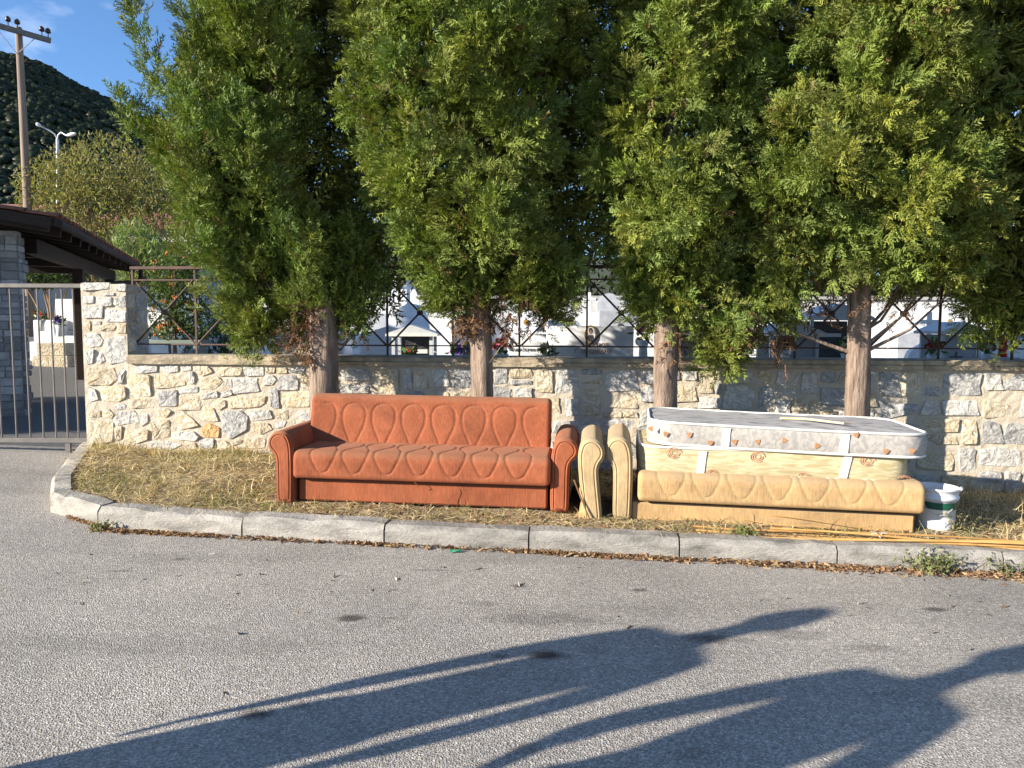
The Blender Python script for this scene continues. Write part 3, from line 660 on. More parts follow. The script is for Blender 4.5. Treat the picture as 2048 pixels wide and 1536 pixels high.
def make_tree(label, tpx, poly, Yt, seed, nl=58, per=40, tint=(.07, .115, .022), droop=0.0, extra=(), rad=.115, fr=.84, dead=None):
    r = np.random.default_rng(seed); rr = random.Random(seed)
    base = at(tpx[0][0], tpx[0][1], Yt); bx_ = base.x; gz = vz(bx_, Yt)
    root = thing('cypress_tree', label, 'tree', (bx_, Yt, gz), group='cypress trees along the wall')
    ro = np.array([bx_, Yt, gz])
    ys = np.array([p[1] for p in poly]); y0, y1 = ys.min(), ys.max()
    # lobes: chosen inside the outline, pushed to the surface of the crown's volume
    lobes = []; boughs = []; tries = 0
    while len(boughs) < nl and tries < nl*90:
        tries += 1
        y = r.uniform(y0, y1); ex = row_extent(poly, y)
        if not ex: continue
        a, b = ex[r.integers(len(ex))]; b = a+(b-a)*(fr if y < 520 else .5+.5*fr); x = r.uniform(a, b)
        c = (a+b)/2; u = abs(x-c)/((b-a)/2+1e-6); hw = (b-a)/2/F*Yt
        dep = math.sqrt(max(0, 1-u*u))*min(hw*1.05, 1.1)
        f = r.uniform(.3, 1.0) if r.random() < .90 else r.uniform(-.6, .3)
        R_ = min(r.uniform(.17, .34), .12+hw*.30); up = y < -50; vs_ = 2.1-1.0*droop
        inx = x+(c-x)*min(.8, R_*.8/max(hw, .1))
        p = at(inx, y, Yt); q = np.array([p.x, Yt-dep*f*.9, p.z])
        lim = wy(p.x)-max(.42, (q[2]-.44-(ZC-.04))/.79)
        if q[1] < lim and q[2] < 2.7: q[1] = min(Yt+.1, lim+r.uniform(-.05, .25))  # low boughs set back so their shadow clears the wall
        t = q[1]/Yt; q[0] *= t; q[2] = HC+(q[2]-HC)*t
        if any(np.linalg.norm((q-g[0])/np.array([1, .8, vs_])) < (R_+g[1])*(.80 if not up else 1.0) for g in boughs): continue
        boughs.append((q, R_, up))
        cc = np.array([at(c, y, Yt).x*t, Yt, q[2]]); out = q-cc; out[2] = 0; out /= np.linalg.norm(out)+.2
        m = int((7 if up else 15)*(R_/.28)**1.7*(.6+.25*vs_))
        for _ in range(max(4, m)):
            d = r.normal(size=3)+out*.9; d /= np.linalg.norm(d)
            lc = q+d*np.array([1, 1, vs_*1.05])*R_*r.uniform(.45, .85); lc[:2] = q[:2]+(lc[:2]-q[:2])*(1-.35*max(0, d[2]))
            ax = d*(.55+.2*droop)+out*.25+np.array([0, 0, .95-droop*1.1])+r.normal(0, .15, 3)
            lobes.append((lc, ax/np.linalg.norm(ax), r.uniform(.085, .135)*(1.5 if up else 1), r.uniform(.15, .27)*(1.3 if up else 1), .6 if up else 1.0))
    # the skirt: smaller plumes along the crown's lower edge
    sk = []; tries = 0
    while len(sk) < 26 and tries < 1500:
        tries += 1
        y = r.uniform(470, y1-25); ex = row_extent(poly, y)
        if not ex: continue
        a, b = ex[r.integers(len(ex))]
        if b-a < 24: continue
        x = r.uniform(a+10, b-10); p = at(x, y, Yt+r.uniform(-.22, .12)); q = np.array(p)
        if any(np.linalg.norm(q-g) < .15 for g in sk): continue
        sk.append(q)
        for _ in range(3):
            d = r.normal(size=3); lobes.append((q+d*.05, np.array([d[0]*.3, -.25+d[1]*.2, .9-droop])/1.1, r.uniform(.09, .12), r.uniform(.12, .2), 1.0))
    nskirt = len(sk)*3
    for (x, y, dy, rd, ln) in extra:
        p = at(x, y, Yt+dy); lobes.append((np.array(p), np.array([-.35, -.1, 1.0])/1.07, rd, ln, 1.0))
    P = []; D = []; Sc = []; Ti = []; Fc = []
    tint = np.array(tint)
    for (c, ax, rd, ln, dens) in lobes:
        n = int(per*dens*r.uniform(.8, 1.25))
        A = frames(ax[None], r)[0]
        th = r.uniform(0, 2*math.pi, n); h = r.uniform(-1, 1, n)**1; h = np.where(h < -.6, -h, h)
        prof = np.sqrt(np.clip(1-np.abs(h)**2.2, .04, 1))*np.where(h > 0, 1-.45*h, 1.0)
        radk = prof*r.uniform(.55, 1.0, n)
        loc = np.stack([rd*radk*np.cos(th), rd*radk*np.sin(th), ln*h*.95], 1)
        pos = loc@A.T+c
        outv = np.stack([np.cos(th), np.sin(th), np.full(n, 0.)], 1)@A.T
        d = outv*r.uniform(.45, 1.05, (n, 1))+ax*r.uniform(.5, 1.1, (n, 1))+r.normal(0, .28, (n, 3))+np.array([0, 0, .25-droop*.7])
        P.append(pos); D.append(d); Fc.append(outv+np.array([0, 0, .3])); Sc.append(r.uniform(.075, .140, n)*(1.0 if dens == 1 else 1.5))
        lt = tint*r.uniform(.80, 1.2)*np.array([r.uniform(.88, 1.18), 1, r.uniform(.7, 1.3)])
        t_ = np.repeat(lt[None], n, 0)*r.uniform(.75, 1.28, (n, 1)); br = r.random(n) < .012; t_[br] = np.array([.16, .10, .04])
        Ti.append(t_)
    # large inner sprays, tinted darker, added to block light through the crown
    ni = 2900; 
    for _ in range(ni):
        y = r.uniform(y0, y1-10); ex = row_extent(poly, y)
        if not ex: continue
        a, b = ex[r.integers(len(ex))]; c = (a+b)/2; hw = (b-a)/2/F*Yt
        x = c+(b-a)/2*r.uniform(-.92, 1.0); p = at(x, y, Yt)
        P.append(np.array([[p.x, Yt+r.uniform(.0, .9)*min(hw, .9), p.z]])); D.append(r.normal(0, 1, (1, 3))+np.array([[0, 0, .5]])); Sc.append(np.array([r.uniform(.22, .36) if y < 500 else r.uniform(.15, .25)])); Fc.append(r.normal(size=(1, 3)))
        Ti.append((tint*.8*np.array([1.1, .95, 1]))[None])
    P = np.concatenate(P); D = np.concatenate(D); Sc = np.concatenate(Sc); Ti = np.concatenate(Ti); Fc = np.concatenate(Fc)
    dy = WA+WB*P[:, 0]-P[:, 1]; zsh = P[:, 2]-.79*dy          # sprays whose shadow would hit the wall are thinned to keep it sunlit
    keep = (zsh > ZC-.02) | (dy < .30) | (r.random(len(P)) < .62)
    P, D, Sc, Ti, Fc = P[keep]-ro, D[keep], Sc[keep], Ti[keep], Fc[keep]
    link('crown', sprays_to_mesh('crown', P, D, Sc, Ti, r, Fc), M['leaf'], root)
    # trunk: follows the pixels given for it and goes on into the crown
    pts = [np.array([bx_, Yt, gz-.1])]; rads = [rad*1.18]
    for (x, y, w) in tpx[1:]:
        p = at(x, y, Yt); pts.append(np.array(p)); rads.append(w/2/F*Yt)
    top = pts[-1].copy(); e0_ = row_extent(poly, 200)[0]; cxp = at(e0_[0]+(e0_[1]-e0_[0])*fr*.5, 0, Yt).x
    pts += [np.array([top[0]*.5+cxp*.5, Yt+.1, top[2]+1.1]), np.array([top[0]*.15+cxp*.85, Yt+.1, top[2]+2.3]), np.array([cxp, Yt, top[2]+3.5])]
    rads += [rads[-1]*.72, rads[-1]*.4, .02]
    pts = [p-ro for p in pts]
    mb = trunk_mesh(pts, rads, seed)
    for i in range(20):                              # limbs rising into the lobes
        l = lobes[rr.randrange(len(lobes))][0]-ro; z0 = max(pts[1][2]+.55, l[2]-rr.uniform(.4, .9))
        zs = [p[2] for p in pts]; x0 = float(np.interp(z0, zs, [p[0] for p in pts]))
        a = Vector((x0, 0, z0)); b = Vector(l); b.y = max(b.y, -.12); mid = a.lerp(b, .5)+Vector((0, .04, -.12))
        mb.tube([a, mid, b], [.020, .012, .005], 5)
    mb.build('trunk', M['bark'], root)
    TRI.append((label[:20], len(P), len(boughs), len(lobes)))
    # dead brown foliage and bare twigs hanging under the crown
    if dead:
        PP = []; DD = []; SS = []; TT = []
        for (x, y, wx, wy_, n) in dead:
            for _ in range(n):
                p = at(r.normal(x, wx), r.normal(y, wy_), Yt-.05+r.normal(0, .1)); PP.append(np.array(p)); DD.append(np.array([r.normal(0, .5), r.normal(0, .5), -.7+r.normal(0, .5)])); SS.append(r.uniform(.08, .17))
                TT.append(np.array([.17, .095, .05])*r.uniform(.5, 1.4))
            for _ in range(max(3, n//14)):
                a = Vector(at(r.normal(x, wx*.7), r.normal(y-10, wy_), Yt-.05)); b = a+Vector((r.normal(0, .12), r.normal(-.05, .06), -abs(r.normal(.05, .12))))
                tw = MB(); tw.tube([a-Vector(ro), a.lerp(b, .5)-Vector(ro)+Vector((0, 0, .02)), b-Vector(ro)], [.005, .004, .0015], 4); tw.build('dead_twig', M['twig'], root)
        link('dead_foliage', sprays_to_mesh('dead_foliage', np.array(PP)-ro, np.array(DD), np.array(SS), np.array(TT), r), M['straw'], root)
    return root
TRI = []
t1 = make_tree('cypress with dense upright plumes behind the left end of the orange sofa', [(648, 800), (648, 800, 53), (648, 690, 54), (645, 610, 58)],
    [(430, -270), (380, -180), (352, -60), (368, 40), (362, 110), (350, 170), (352, 215), (300, 235), (310, 285), (345, 345), (345, 420), (392, 500), (402, 560), (425, 630), (470, 690), (515, 680), (560, 650), (610, 640), (668, 655), (735, 650), (790, 595), (775, 520), (745, 470), (735, 330), (722, 200), (720, 40), (700, -120), (600, -270)],
    6.60, 3, fr=.76, nl=58, per=40, tint=(.130, .174, .034), extra=[(268, 10, -.3, .09, .2), (285, 60, -.3, .11, .22), (300, 120, -.3, .13, .25), (318, 165, -.2, .12, .22), (256, 232, -.4, .10, .2), (285, 258, -.35, .12, .2), (600, 600, 0, .14, .24), (680, 598, 0, .14, .24), (565, 640, .05, .13, .2), (640, 565, -.22, .15, .28), (648, 610, -.16, .13, .22), (630, 590, -.18, .13, .22), (660, 580, -.2, .14, .24), (725, 585, 0, .14, .24), (620, 530, -.15, .14, .26), (690, 545, -.1, .14, .26), (770, 560, 0, .12, .22)],
    dead=[(602, 660, 20, 24, 80), (622, 612, 12, 18, 26), (700, 640, 20, 16, 10)])
t2 = make_tree('cypress with peeling pale trunk behind the right half of the orange sofa', [(966, 800), (966, 800, 44), (964, 700, 44), (955, 615, 50)],
    [(760, -270), (715, -150), (712, 60), (705, 260), (745, 400), (800, 520), (855, 575), (895, 625), (930, 600), (985, 575), (1040, 585), (1095, 640), (1130, 600), (1150, 540), (1180, 430), (1175, 330), (1180, 210), (1215, 130), (1235, -20), (1200, -180), (1110, -270)],
    6.38, 5, fr=.86, nl=52, per=40, tint=(.150, .193, .037), droop=.35, extra=[(930, 572, -.15, .14, .24), (955, 600, -.16, .11, .2), (960, 580, -.18, .13, .22), (990, 562, -.05, .14, .24), (895, 590, 0, .12, .2), (1050, 565, 0, .14, .24), (960, 530, -.15, .14, .25), (1100, 590, 0, .12, .22), (1020, 520, -.1, .14, .25)],
    dead=[(932, 646, 20, 13, 60), (1030, 635, 28, 16, 34), (960, 610, 14, 14, 24), (1012, 665, 8, 14, 8)])
t3 = make_tree('cypress with shaggy bark between the loose armrest and the mattresses', [(1330, 810), (1330, 810, 46), (1330, 740, 48), (1331, 665, 44)],
    [(1280, -270), (1240, -150), (1240, 40), (1200, 150), (1185, 290), (1185, 380), (1225, 470), (1262, 540), (1275, 610), (1320, 655), (1370, 645), (1395, 580), (1440, 520), (1480, 460), (1540, 400), (1570, 250), (1590, 90), (1590, -150), (1540, -270)],
    6.36, 8, fr=.86, nl=58, per=40, tint=(.163, .204, .039), droop=.5, extra=[(1300, 618, -.05, .13, .22), (1350, 612, -.05, .13, .22), (1282, 575, -.1, .14, .24), (1330, 560, -.15, .14, .24), (1380, 570, -.05, .13, .22)],
    dead=[(1352, 690, 10, 22, 22), (1345, 555, 14, 30, 40)])
t4 = make_tree('tall cypress with bare reddish trunk rising behind the stacked mattresses', [(1712, 840), (1712, 840, 44), (1716, 700, 44), (1720, 560, 40)],
    [(1610, -270), (1575, -150), (1585, 80), (1545, 260), (1500, 420), (1440, 500), (1405, 560), (1425, 660), (1435, 735), (1455, 735), (1470, 660), (1520, 620), (1560, 640), (1600, 570), (1650, 530), (1700, 520), (1760, 540), (1820, 575), (1890, 570), (1960, 600), (2040, 575), (2070, 400), (2060, 200), (2050, 0), (1990, -190), (1920, -270)],
    6.22, 13, fr=.84, nl=66, per=40, tint=(.163, .200, .039), droop=.6, extra=[(1640, 525, -.1, .14, .24), (1770, 535, -.1, .14, .24), (1700, 500, -.2, .14, .24), (1825, 555, 0, .14, .22), (1740, 490, -.2, .14, .24), (1900, 560, 0, .14, .22), (1600, 560, 0, .13, .22)],
    dead=[(1515, 660, 28, 18, 30), (1640, 595, 30, 25, 30), (1800, 595, 40, 22, 30), (1560, 690, 8, 14, 10)])
def tree_copy(src, dx, Y, rz, label, sc=1.0):
    c = copy_tree(src); X = dx; c.location = (X, Y, (vz(X, Y) if -4.5 < X < 11 else zr(X)+.0)); c.rotation_euler = (0, 0, rz); c.scale = (sc, sc, sc); c['label'] = label; return c
tree_copy(t2, 4.75, 6.1, 2.5, 'cypress with its crown leaning in past the white bucket', 1.0)
tree_copy(t3, 6.4, 6.0, 1.0, 'cypress further along the wall beyond the bamboo canes', 1.0)
# unseen cypresses added beyond the gate to put the yard and pier in shade
for i, (X, src, rz) in enumerate(((-9.2, t1, .4), (-10.9, t2, 2.0), (-12.6, t3, 4.0))):
    c = tree_copy(src, X, 7.0, rz, 'unseen cypress added beyond the far side of the metal gate to shade the yard', 1.0)
tree_copy(t3, -8.5, 8.9, 2.2, 'unseen cypress added inside the gate to shade the gatehouse pier', 1.0)  # added out of view to keep direct sun off the pier
wl = thing('stone_wall', 'low rubble stone wall continuing beyond the far side of the gate', 'wall', (-8.2, 7.4, zr(-8.2)))
wlo = Vector(wl.location)
MB().box((-13.6, 7.65, .95), (11.0, .42, 1.1)).build('mortar', M['mortar'], wl, wlo)
MB().box((-13.6, 7.65, 1.545), (11.0, .5, .085), 0, .01).build('coping_slab', M['coping'], wl, wlo)
for i in range(48):
    x = -8.25-random.random()*.1-(i % 24)*.24; z0 = .52+(i//24)*.44; w = random.uniform(.17, .21); h = random.uniform(.3, .38)
    me, o = stone_mesh([(x-w/2, z0), (x+w/2, z0+.02), (x+w/2, z0+h), (x-w/2+.02, z0+h)], lambda s, z, d: Vector((s, 7.44-d, z)), .015)
    link('stone', me, M[random.choice(STM)], wl, o-wlo)

# ------------------------------------------------------------------ shrubs
def leaves_mesh(name, C, n, r, size, tint, shape='shell', asp=.4, upb=.3, var=.3):
    """C: list of (centre, radii); n leaves in all, as folded leaf shapes of two quads"""
    P = []; w = np.array([c[1][0]*c[1][2] for c in C]); w = w/w.sum()
    for (c, rad), k in zip(C, (w*n).astype(int)):
        d = r.normal(size=(k, 3)); d /= np.linalg.norm(d, axis=1, keepdims=True); rr_ = r.uniform(.45, 1.08, (k, 1))**.6
        P.append(np.array(c)+d*np.array(rad)*rr_)
    P = np.concatenate(P); k = len(P)
    D = r.normal(size=(k, 3))+np.array([0, -.2, upb]); Rm = frames(D, r)*(size*r.uniform(.6, 1.3, k))[:, None, None]
    T = np.array([[0, 0, 0], [asp*.5, .08, .45], [0, 0, 1], [-asp*.5, .08, .45]])
    V = np.einsum('nij,vj->nvi', Rm, T)+P[:, None, :]
    C_ = np.repeat((np.array(tint)*r.uniform(1-var, 1+var, (k, 1))*r.uniform(.85, 1.15, (k, 3)))[:, None, :], 4, 1)
    return np_mesh(name, V.reshape(-1, 3), np.arange(k*4).reshape(-1, 4), False, C_.reshape(-1, 3))
def shrub(name, label, loc, C, n, size, tint, seed, berries=None, stems=7, asp=.4, upb=.3, cat='shrub'):
    r = np.random.default_rng(seed); t = thing(name, label, cat, loc)
    link('foliage', leaves_mesh('foliage', C, n, r, size, tint, asp=asp, upb=upb), M['leaf2'], t)
    mb = MB()
    for i in range(stems):
        c, rad = C[i % len(C)]; e = Vector(c)+Vector((r.normal(0, rad[0]*.4), r.normal(0, rad[1]*.4), rad[2]*r.uniform(0, .7)))
        mb.tube([(r.normal(0, .06), r.normal(0, .06), -.05), Vector((e.x*.4, e.y*.4, e.z*.5)), e], [.02*size/.06, .014*size/.06, .004], 5)
    mb.build('stem', M['twig'], t)
    if berries:
        col, nb, bs = berries; V = []; Q = []
        for i in range(nb):
            c, rad = C[r.integers(len(C))]; d = r.normal(size=3); d /= np.linalg.norm(d); d[1] = -abs(d[1]); p = np.array(c)+d*np.array(rad)*r.uniform(.85, 1.05)
            for _ in range(7):
                q = p+r.normal(0, bs*1.5, 3); b = len(V)
                V += [q+np.array(o)*bs for o in ((1, 0, 0), (-1, 0, 0), (0, 1, 0), (0, -1, 0), (0, 0, 1), (0, 0, -1))]
                Q += [[b+a for a in f] for f in ((0, 2, 4), (2, 1, 4), (1, 3, 4), (3, 0, 4), (2, 0, 5), (1, 2, 5), (3, 1, 5), (0, 3, 5))]
        o = link('berries', np_mesh('berries', V, Q, True), col, t); o['kind'] = 'stuff'
    return t

# ------------------------------------------------------------------ background: shrubs, gatehouse, poles, hill
def gpt(x, Y): p = at(x, 650, Y); return Vector((p.x, Y, zc(p.x, Y)))
def zat(y, Y, x=1024): return at(x, y, Y).z
b = gpt(205, 21); h = zat(318, 21, 205)-b.z
C = []
for (x, y, rx, rz) in ((120, 400, 1.0, 1.1), (165, 365, .95, .95), (225, 350, 1.1, 1.0), (285, 370, 1.0, 1.0), (190, 440, 1.6, 1.2), (270, 450, 1.4, 1.2), (330, 410, 1.1, 1.2), (110, 380, .6, .6), (250, 530, 1.9, 1.3)):
    p = at(x, y, 21); C.append(((p.x-b.x, random.uniform(-.5, .5), p.z-b.z), (rx, 1.0, rz)))
shrub('yellowing_bush', 'large olive yellow bush rising behind the gatehouse roof', b, C, 15000, .14, (.25, .225, .08), 21, stems=14, asp=.28, upb=.9, cat='bush')
b = gpt(265, 18.5); C = []
for (x, y, rx, rz) in ((268, 490, .5, .6), (255, 545, .6, .6), (295, 560, .55, .6), (305, 510, .4, .5), (330, 540, .5, .6)):
    p = at(x, y, 18.5); C.append(((p.x-b.x, 0, p.z-b.z), (rx, .4, rz)))
shrub('oleander_bush', 'pale green long leaved bush between the gatehouse and the fence', b, C, 2600, .22, (.20, .25, .10), 22, asp=.16, upb=1.2, cat='bush')
b = gpt(345, 8.6); C = []
for (x, y, rx, rz) in ((350, 560, .26, .3), (330, 620, .2, .3), (370, 600, .25, .35), (365, 520, .2, .2), (395, 640, .28, .25), (345, 665, .2, .15)):
    p = at(x, y, 8.6); C.append(((p.x-b.x, 0, p.z-b.z), (rx, .28, rz)))
shrub('berry_bush', 'green bush dotted with orange red berries just behind the fence', b, C, 4200, .055, (.075, .11, .03), 23, berries=(M['fl_orange'], 26, .010), cat='bush')
b = gpt(440, 9.6); C = []
for (x, y, rx, rz) in ((420, 690, .3, .3), (470, 680, .3, .35), (500, 660, .3, .3)):
    p = at(x, y, 9.6); C.append(((p.x-b.x, 0, p.z-b.z), (rx, .3, rz)))
shrub('grave_shrub', 'low dark shrub with narrow leaves behind the fence below the first cypress', b, C, 1500, .12, (.07, .10, .035), 24, asp=.14, upb=1.4)
b = gpt(110, 17); C = []
for (x, y, rx, rz) in ((90, 555, .6, .25), (130, 550, .5, .25), (60, 550, .5, .3)):
    p = at(x, y, 17); C.append(((p.x-b.x, 0, p.z-b.z), (rx, .5, rz)))
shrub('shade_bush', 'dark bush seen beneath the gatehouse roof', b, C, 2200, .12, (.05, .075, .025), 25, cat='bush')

# gatehouse: stone pier, timber posts and a tiled roof whose eave recedes from the gate
gA = at(62, 427, 9.3); gB = at(243, 521, 15.9); EZ = (gA.z+gB.z)/2-.07
gdir = Vector((gB.x-gA.x, gB.y-gA.y, 0)); GL = gdir.length+.1; gdir.normalize(); gin = Vector((-gdir.y, gdir.x, 0))      # along the eave, and inwards under the roof
gh = thing('gatehouse', 'stone gatehouse with a dark timbered tiled roof behind the metal gate', 'building', (gA.x, gA.y, zc(gA.x, gA.y))); gho = Vector(gh.location)
gyaw = math.atan2(gdir.y, gdir.x)
def G(a, i, z): q = gA+gdir*a+gin*i; return Vector((q.x, q.y, z))
RP = math.tan(R(8))
def gbox(a0, a1, i0, i1, z0, z1, name, mat, parent=gh, ch=0.0, slope=False):
    c_ = G((a0+a1)/2, (i0+i1)/2, (z0+z1)/2)
    Mx = Matrix.Rotation(gyaw, 3, 'Z')
    if slope: Mx = Mx @ Matrix.Rotation(R(8), 3, 'X'); c_.z += RP*(i0+i1)/2
    return MB().box(c_, (a1-a0, i1-i0, z1-z0), M=Mx, ch=ch).build(name, mat, parent, gho)
# the pier under the near corner
pa, pi_ = .22, .22
pg = zc(gA.x, gA.y)
gbox(pa, pa+.2, pi_, 2.4, pg-.2, EZ-.13, 'pier', M['clad'])
cl_me = []
for i in range(9):
    w, h = (.12, .18, .25)[i % 3], (.05, .075, .10)[i//3]
    mb = MB(); mb.box((0, 0, 0), (w, .03, h), 0, .006); mb.v = [(a+random.uniform(-.004, .004), b_+random.uniform(-.004, .004), c_+random.uniform(-.004, .004)) for a, b_, c_ in mb.v]; cl_me.append((mb.mesh('cladding_stone'), w, h))
nst = 0; z = pg
while z < EZ-.2:
    hi = random.choice((0, 1, 1, 2, 2)); h = (.05, .075, .10)[hi]
    if z+h > EZ-.14: break
    for face in (0, 1):
        x = 0.0; lim = .95 if face == 0 else .17
        while x < lim and nst < 298:
            me, w, _ = cl_me[hi*3+random.randrange(3)]; dd = .004+random.random()*.008
            q = G(pa-dd, pi_+x+w/2+.002, z+h/2) if face == 0 else G(pa+x+w/2+.002, pi_-dd, z+h/2)
            link('cladding_stone', me, M['clad'], gh, q-gho, (0, 0, gyaw+(math.pi/2 if face == 0 else 0))); nst += 1; x += w+.008
    z += h+.008
# roof: boarding, rafters, eave beam and fascia
rf_ = gbox(-.35, GL, -.30, 3.2, EZ-.02, EZ+.02, 'roof_boarding', M['wood_dark'], slope=True)
na = int(GL/.55)
for k in range(na+1):
    a = -.3+k*(GL+.2)/na; gbox(a, a+.08, -.26, 3.1, EZ-.14, EZ-.022, 'rafter', M['wood_dark'], slope=True)
gbox(.75, GL-.1, .12, .28, EZ-.36, EZ-.16, 'eave_beam', M['wood_dark'], ch=.008)
for a in (1.6, 3.4, 5.2): gbox(a, a+.14, .28, 3.0, EZ-.34, EZ-.18, 'tie_beam', M['wood_dark'], ch=.008)
gbox(-.37, -.35, -.30, 3.2, EZ-.10, EZ+.02, 'fascia_board', M['wood_dark'], slope=True)
q = at(161, 650, 12.7); ap = (Vector((q.x, q.y, 0))-Vector((gA.x, gA.y, 0))).dot(gdir)
for a in (ap, GL-.4): g_ = G(a, .2, 0); gbox(a-.08, a+.08, .12, .28, zc(g_.x, g_.y)-.1, EZ-.16, 'timber_post', M['wood_dark'], ch=.008)
tl = MB(); n = 8; V = []; Fs = []
for j, (yy, sc) in enumerate(((0, 1.0), (.42, .84))):
    for k in range(n+1):
        a = math.pi*k/n; V.append((yy, -.105*sc*math.cos(a), .055*sc*math.sin(a)+.012*(1-j)))
    for k in range(n+1):
        a = math.pi*k/n; V.append((yy, -.095*sc*math.cos(a), .045*sc*math.sin(a)+.012*(1-j)))
m_ = 2*(n+1)
for k in range(n): Fs += [(k, k+1, m_+k+1, m_+k), (n+1+k+1, n+1+k, m_+n+1+k, m_+n+1+k+1), (k+1, k, n+1+k, n+1+k+1), (m_+k, m_+k+1, m_+n+1+k+1, m_+n+1+k)]
tile_me = MB().add(V, Fs, True).mesh('roof_tile')
for k in range(int((GL+.35)/.235)):
    for i in range(9):
        a = -.35+.12+k*.235; ii = -.36+i*.36; p = G(a, ii, EZ+.03+RP*ii+.012)
        M_t = Matrix.Translation(p-gho) @ Matrix.Rotation(gyaw, 4, 'Z') @ Matrix.Rotation(R(8), 4, 'X') @ Matrix.Rotation(math.pi/2+random.uniform(-.03, .03), 4, 'Z')
        o = link('roof_tile', tile_me, M['tile'], rf_); o.matrix_local = M_t
mb = MB(); mb.tube([G(-.35, -.36, EZ-.07), G(GL, -.36, EZ-.07)], .05, 10); mb.build('gutter', M['wood_dark'], gh, gho)
pE = G(GL-.1, -.36, EZ-.1)
mb = MB(); mb.tube([pE, pE+Vector((0, 0, -.18)), pE+Vector((-.08, 0, -.27)), G(GL-1.2, .05, EZ-.48), G(ap+.3, .06, EZ-.60), G(ap+.15, .06, EZ-.75), G(ap+.15, .06, zc(G(ap, 0, 0).x, G(ap, 0, 0).y))], .045, 8); mb.build('downpipe', M['wood_dark'], gh, gho)

# house with red roof and pale walls behind
def house(name, label, x0, x1, y_eave, y_ridge, Y, depth=6.0, wall_mat='plaster', wins=()):
    a, b_ = at(x0, 600, Y).x, at(x1, 600, Y).x; ze = zat(y_eave, Y, (x0+x1)/2); zrg = zat(y_ridge, Y, (x0+x1)/2); zg = zc((a+b_)/2, Y)
    t = thing(name, label, 'building', ((a+b_)/2, Y, zg)); o_ = Vector(t.location)
    MB().box(((a+b_)/2, Y+depth/2, (zg-.3+ze)/2), (b_-a, depth, ze-zg+.3)).build('wall', M[wall_mat], t, o_)
    rp_ = link('roof', MB().add([(a-.3, Y-.35, ze-.05), (b_+.3, Y-.35, ze-.05), (b_+.3, Y+depth/2, zrg), (a-.3, Y+depth/2, zrg), (a-.3, Y+depth+.35, ze-.05), (b_+.3, Y+depth+.35, ze-.05),
          (a-.3, Y-.35, ze-.17), (b_+.3, Y-.35, ze-.17), (a-.3, Y+depth+.35, ze-.17), (b_+.3, Y+depth+.35, ze-.17)], [(0, 1, 2, 3), (3, 2, 5, 4), (0, 6, 7, 1), (4, 5, 9, 8), (6, 8, 9, 7), (0, 3, 4, 8, 6), (1, 7, 9, 5, 2)]).mesh('roof', o_), M['tile'], t)
    for (wx0, wx1, wy0, wy1) in wins:
        p = at(wx0, wy0, Y); q = at(wx1, wy1, Y)
        w = MB().box(((p.x+q.x)/2, Y-.02, (p.z+q.z)/2), (q.x-p.x+.1, .06, p.z-q.z+.1)).build('window', M['white_trim'], t, o_)
        MB().box(((p.x+q.x)/2, Y-.055, (p.z+q.z)/2), (q.x-p.x-.05, .02, p.z-q.z-.05)).build('pane', M['glass_dark'], w, o_)
    return t
house('red_roofed_house', 'house with red tiled roof rising behind the gatehouse', -300, 22, 425, 372, 24, 7)
house('pale_house', 'pale house with a dark shaded slot behind the yellowing bush', 150, 520, 452, 400, 31, 7, wins=((290, 385, 483, 496), (410, 440, 500, 530)))

rw = thing('retaining_wall', 'long white plastered retaining wall behind the grave rows', 'wall', (4, 27, zc(4, 27)))
MB().box((2, .2, (zat(598, 27, 1100)-zc(4, 27))/2-.3), (34, .4, zat(598, 27, 1100)-zc(4, 27)+.6)).build('wall_face', M['plaster'], rw)
MB().box((2, .2, zat(598, 27, 1100)-zc(4, 27)+.06), (34.2, .56, .12), 0, .01).build('coping', M['concrete'], rw)
for i, (px, Y, rx, yt) in enumerate(((640, 31, 2.2, 330), (760, 33, 2.6, 90), (980, 32, 2.2, 300), (1150, 34, 2.6, 90), (1330, 32, 2.4, 240), (1500, 33, 2.2, 260), (1690, 32, 2.5, 230), (1880, 33, 2.3, 250), (2060, 32, 2.3, 260))):
    b = gpt(px, Y); H_ = zat(yt, Y, px)-b.z
    C = [((random.uniform(-.4, .4), random.uniform(-.3, .3), H_*f), (rx*w_, rx*w_*.8, H_*.16)) for f, w_ in ((.2, .8), (.36, 1.0), (.52, .95), (.68, .75), (.84, .5))]
    shrub('background_tree', 'dark broad tree standing behind the white retaining wall', b, C, 2600, .34, (.045, .065, .022), 60+i, stems=6, asp=.5, cat='tree')['group'] = 'trees behind the retaining wall'

# utility pole
Yp = 20.0; p0 = gpt(58, Yp); top = at(37, 55, Yp)
up = thing('utility_pole', 'weathered wooden utility pole with a crossarm and dark insulators', 'pole', p0)
uo = Vector(p0); bx0 = at(56, 425, Yp)
mb = MB(); mb.tube([(0, 0, -.3), (bx0.x-p0.x, 0, bx0.z-p0.z), (top.x-p0.x, 0, top.z-p0.z)], [.125, .105, .08], 12); mb.build('pole', M['pole_wood'], up)
arm0 = at(-72, 33, Yp-.9); arm1 = at(85, 78, Yp+.0)
mb = MB(); dv = (arm1-arm0); L = dv.length; mid = (arm0+arm1)/2
cen = at(37, 63, Yp-.14); rot = dv.to_track_quat('X', 'Z').to_matrix()
aL = Vector(cen)-dv.normalized()*1.35; aR = Vector(cen)+dv.normalized()*.72
mb.box((aL+aR)/2-uo, ((aR-aL).length, .10, .13), M=rot, ch=.008); mb.build('crossarm', M['iron_dark'], up)
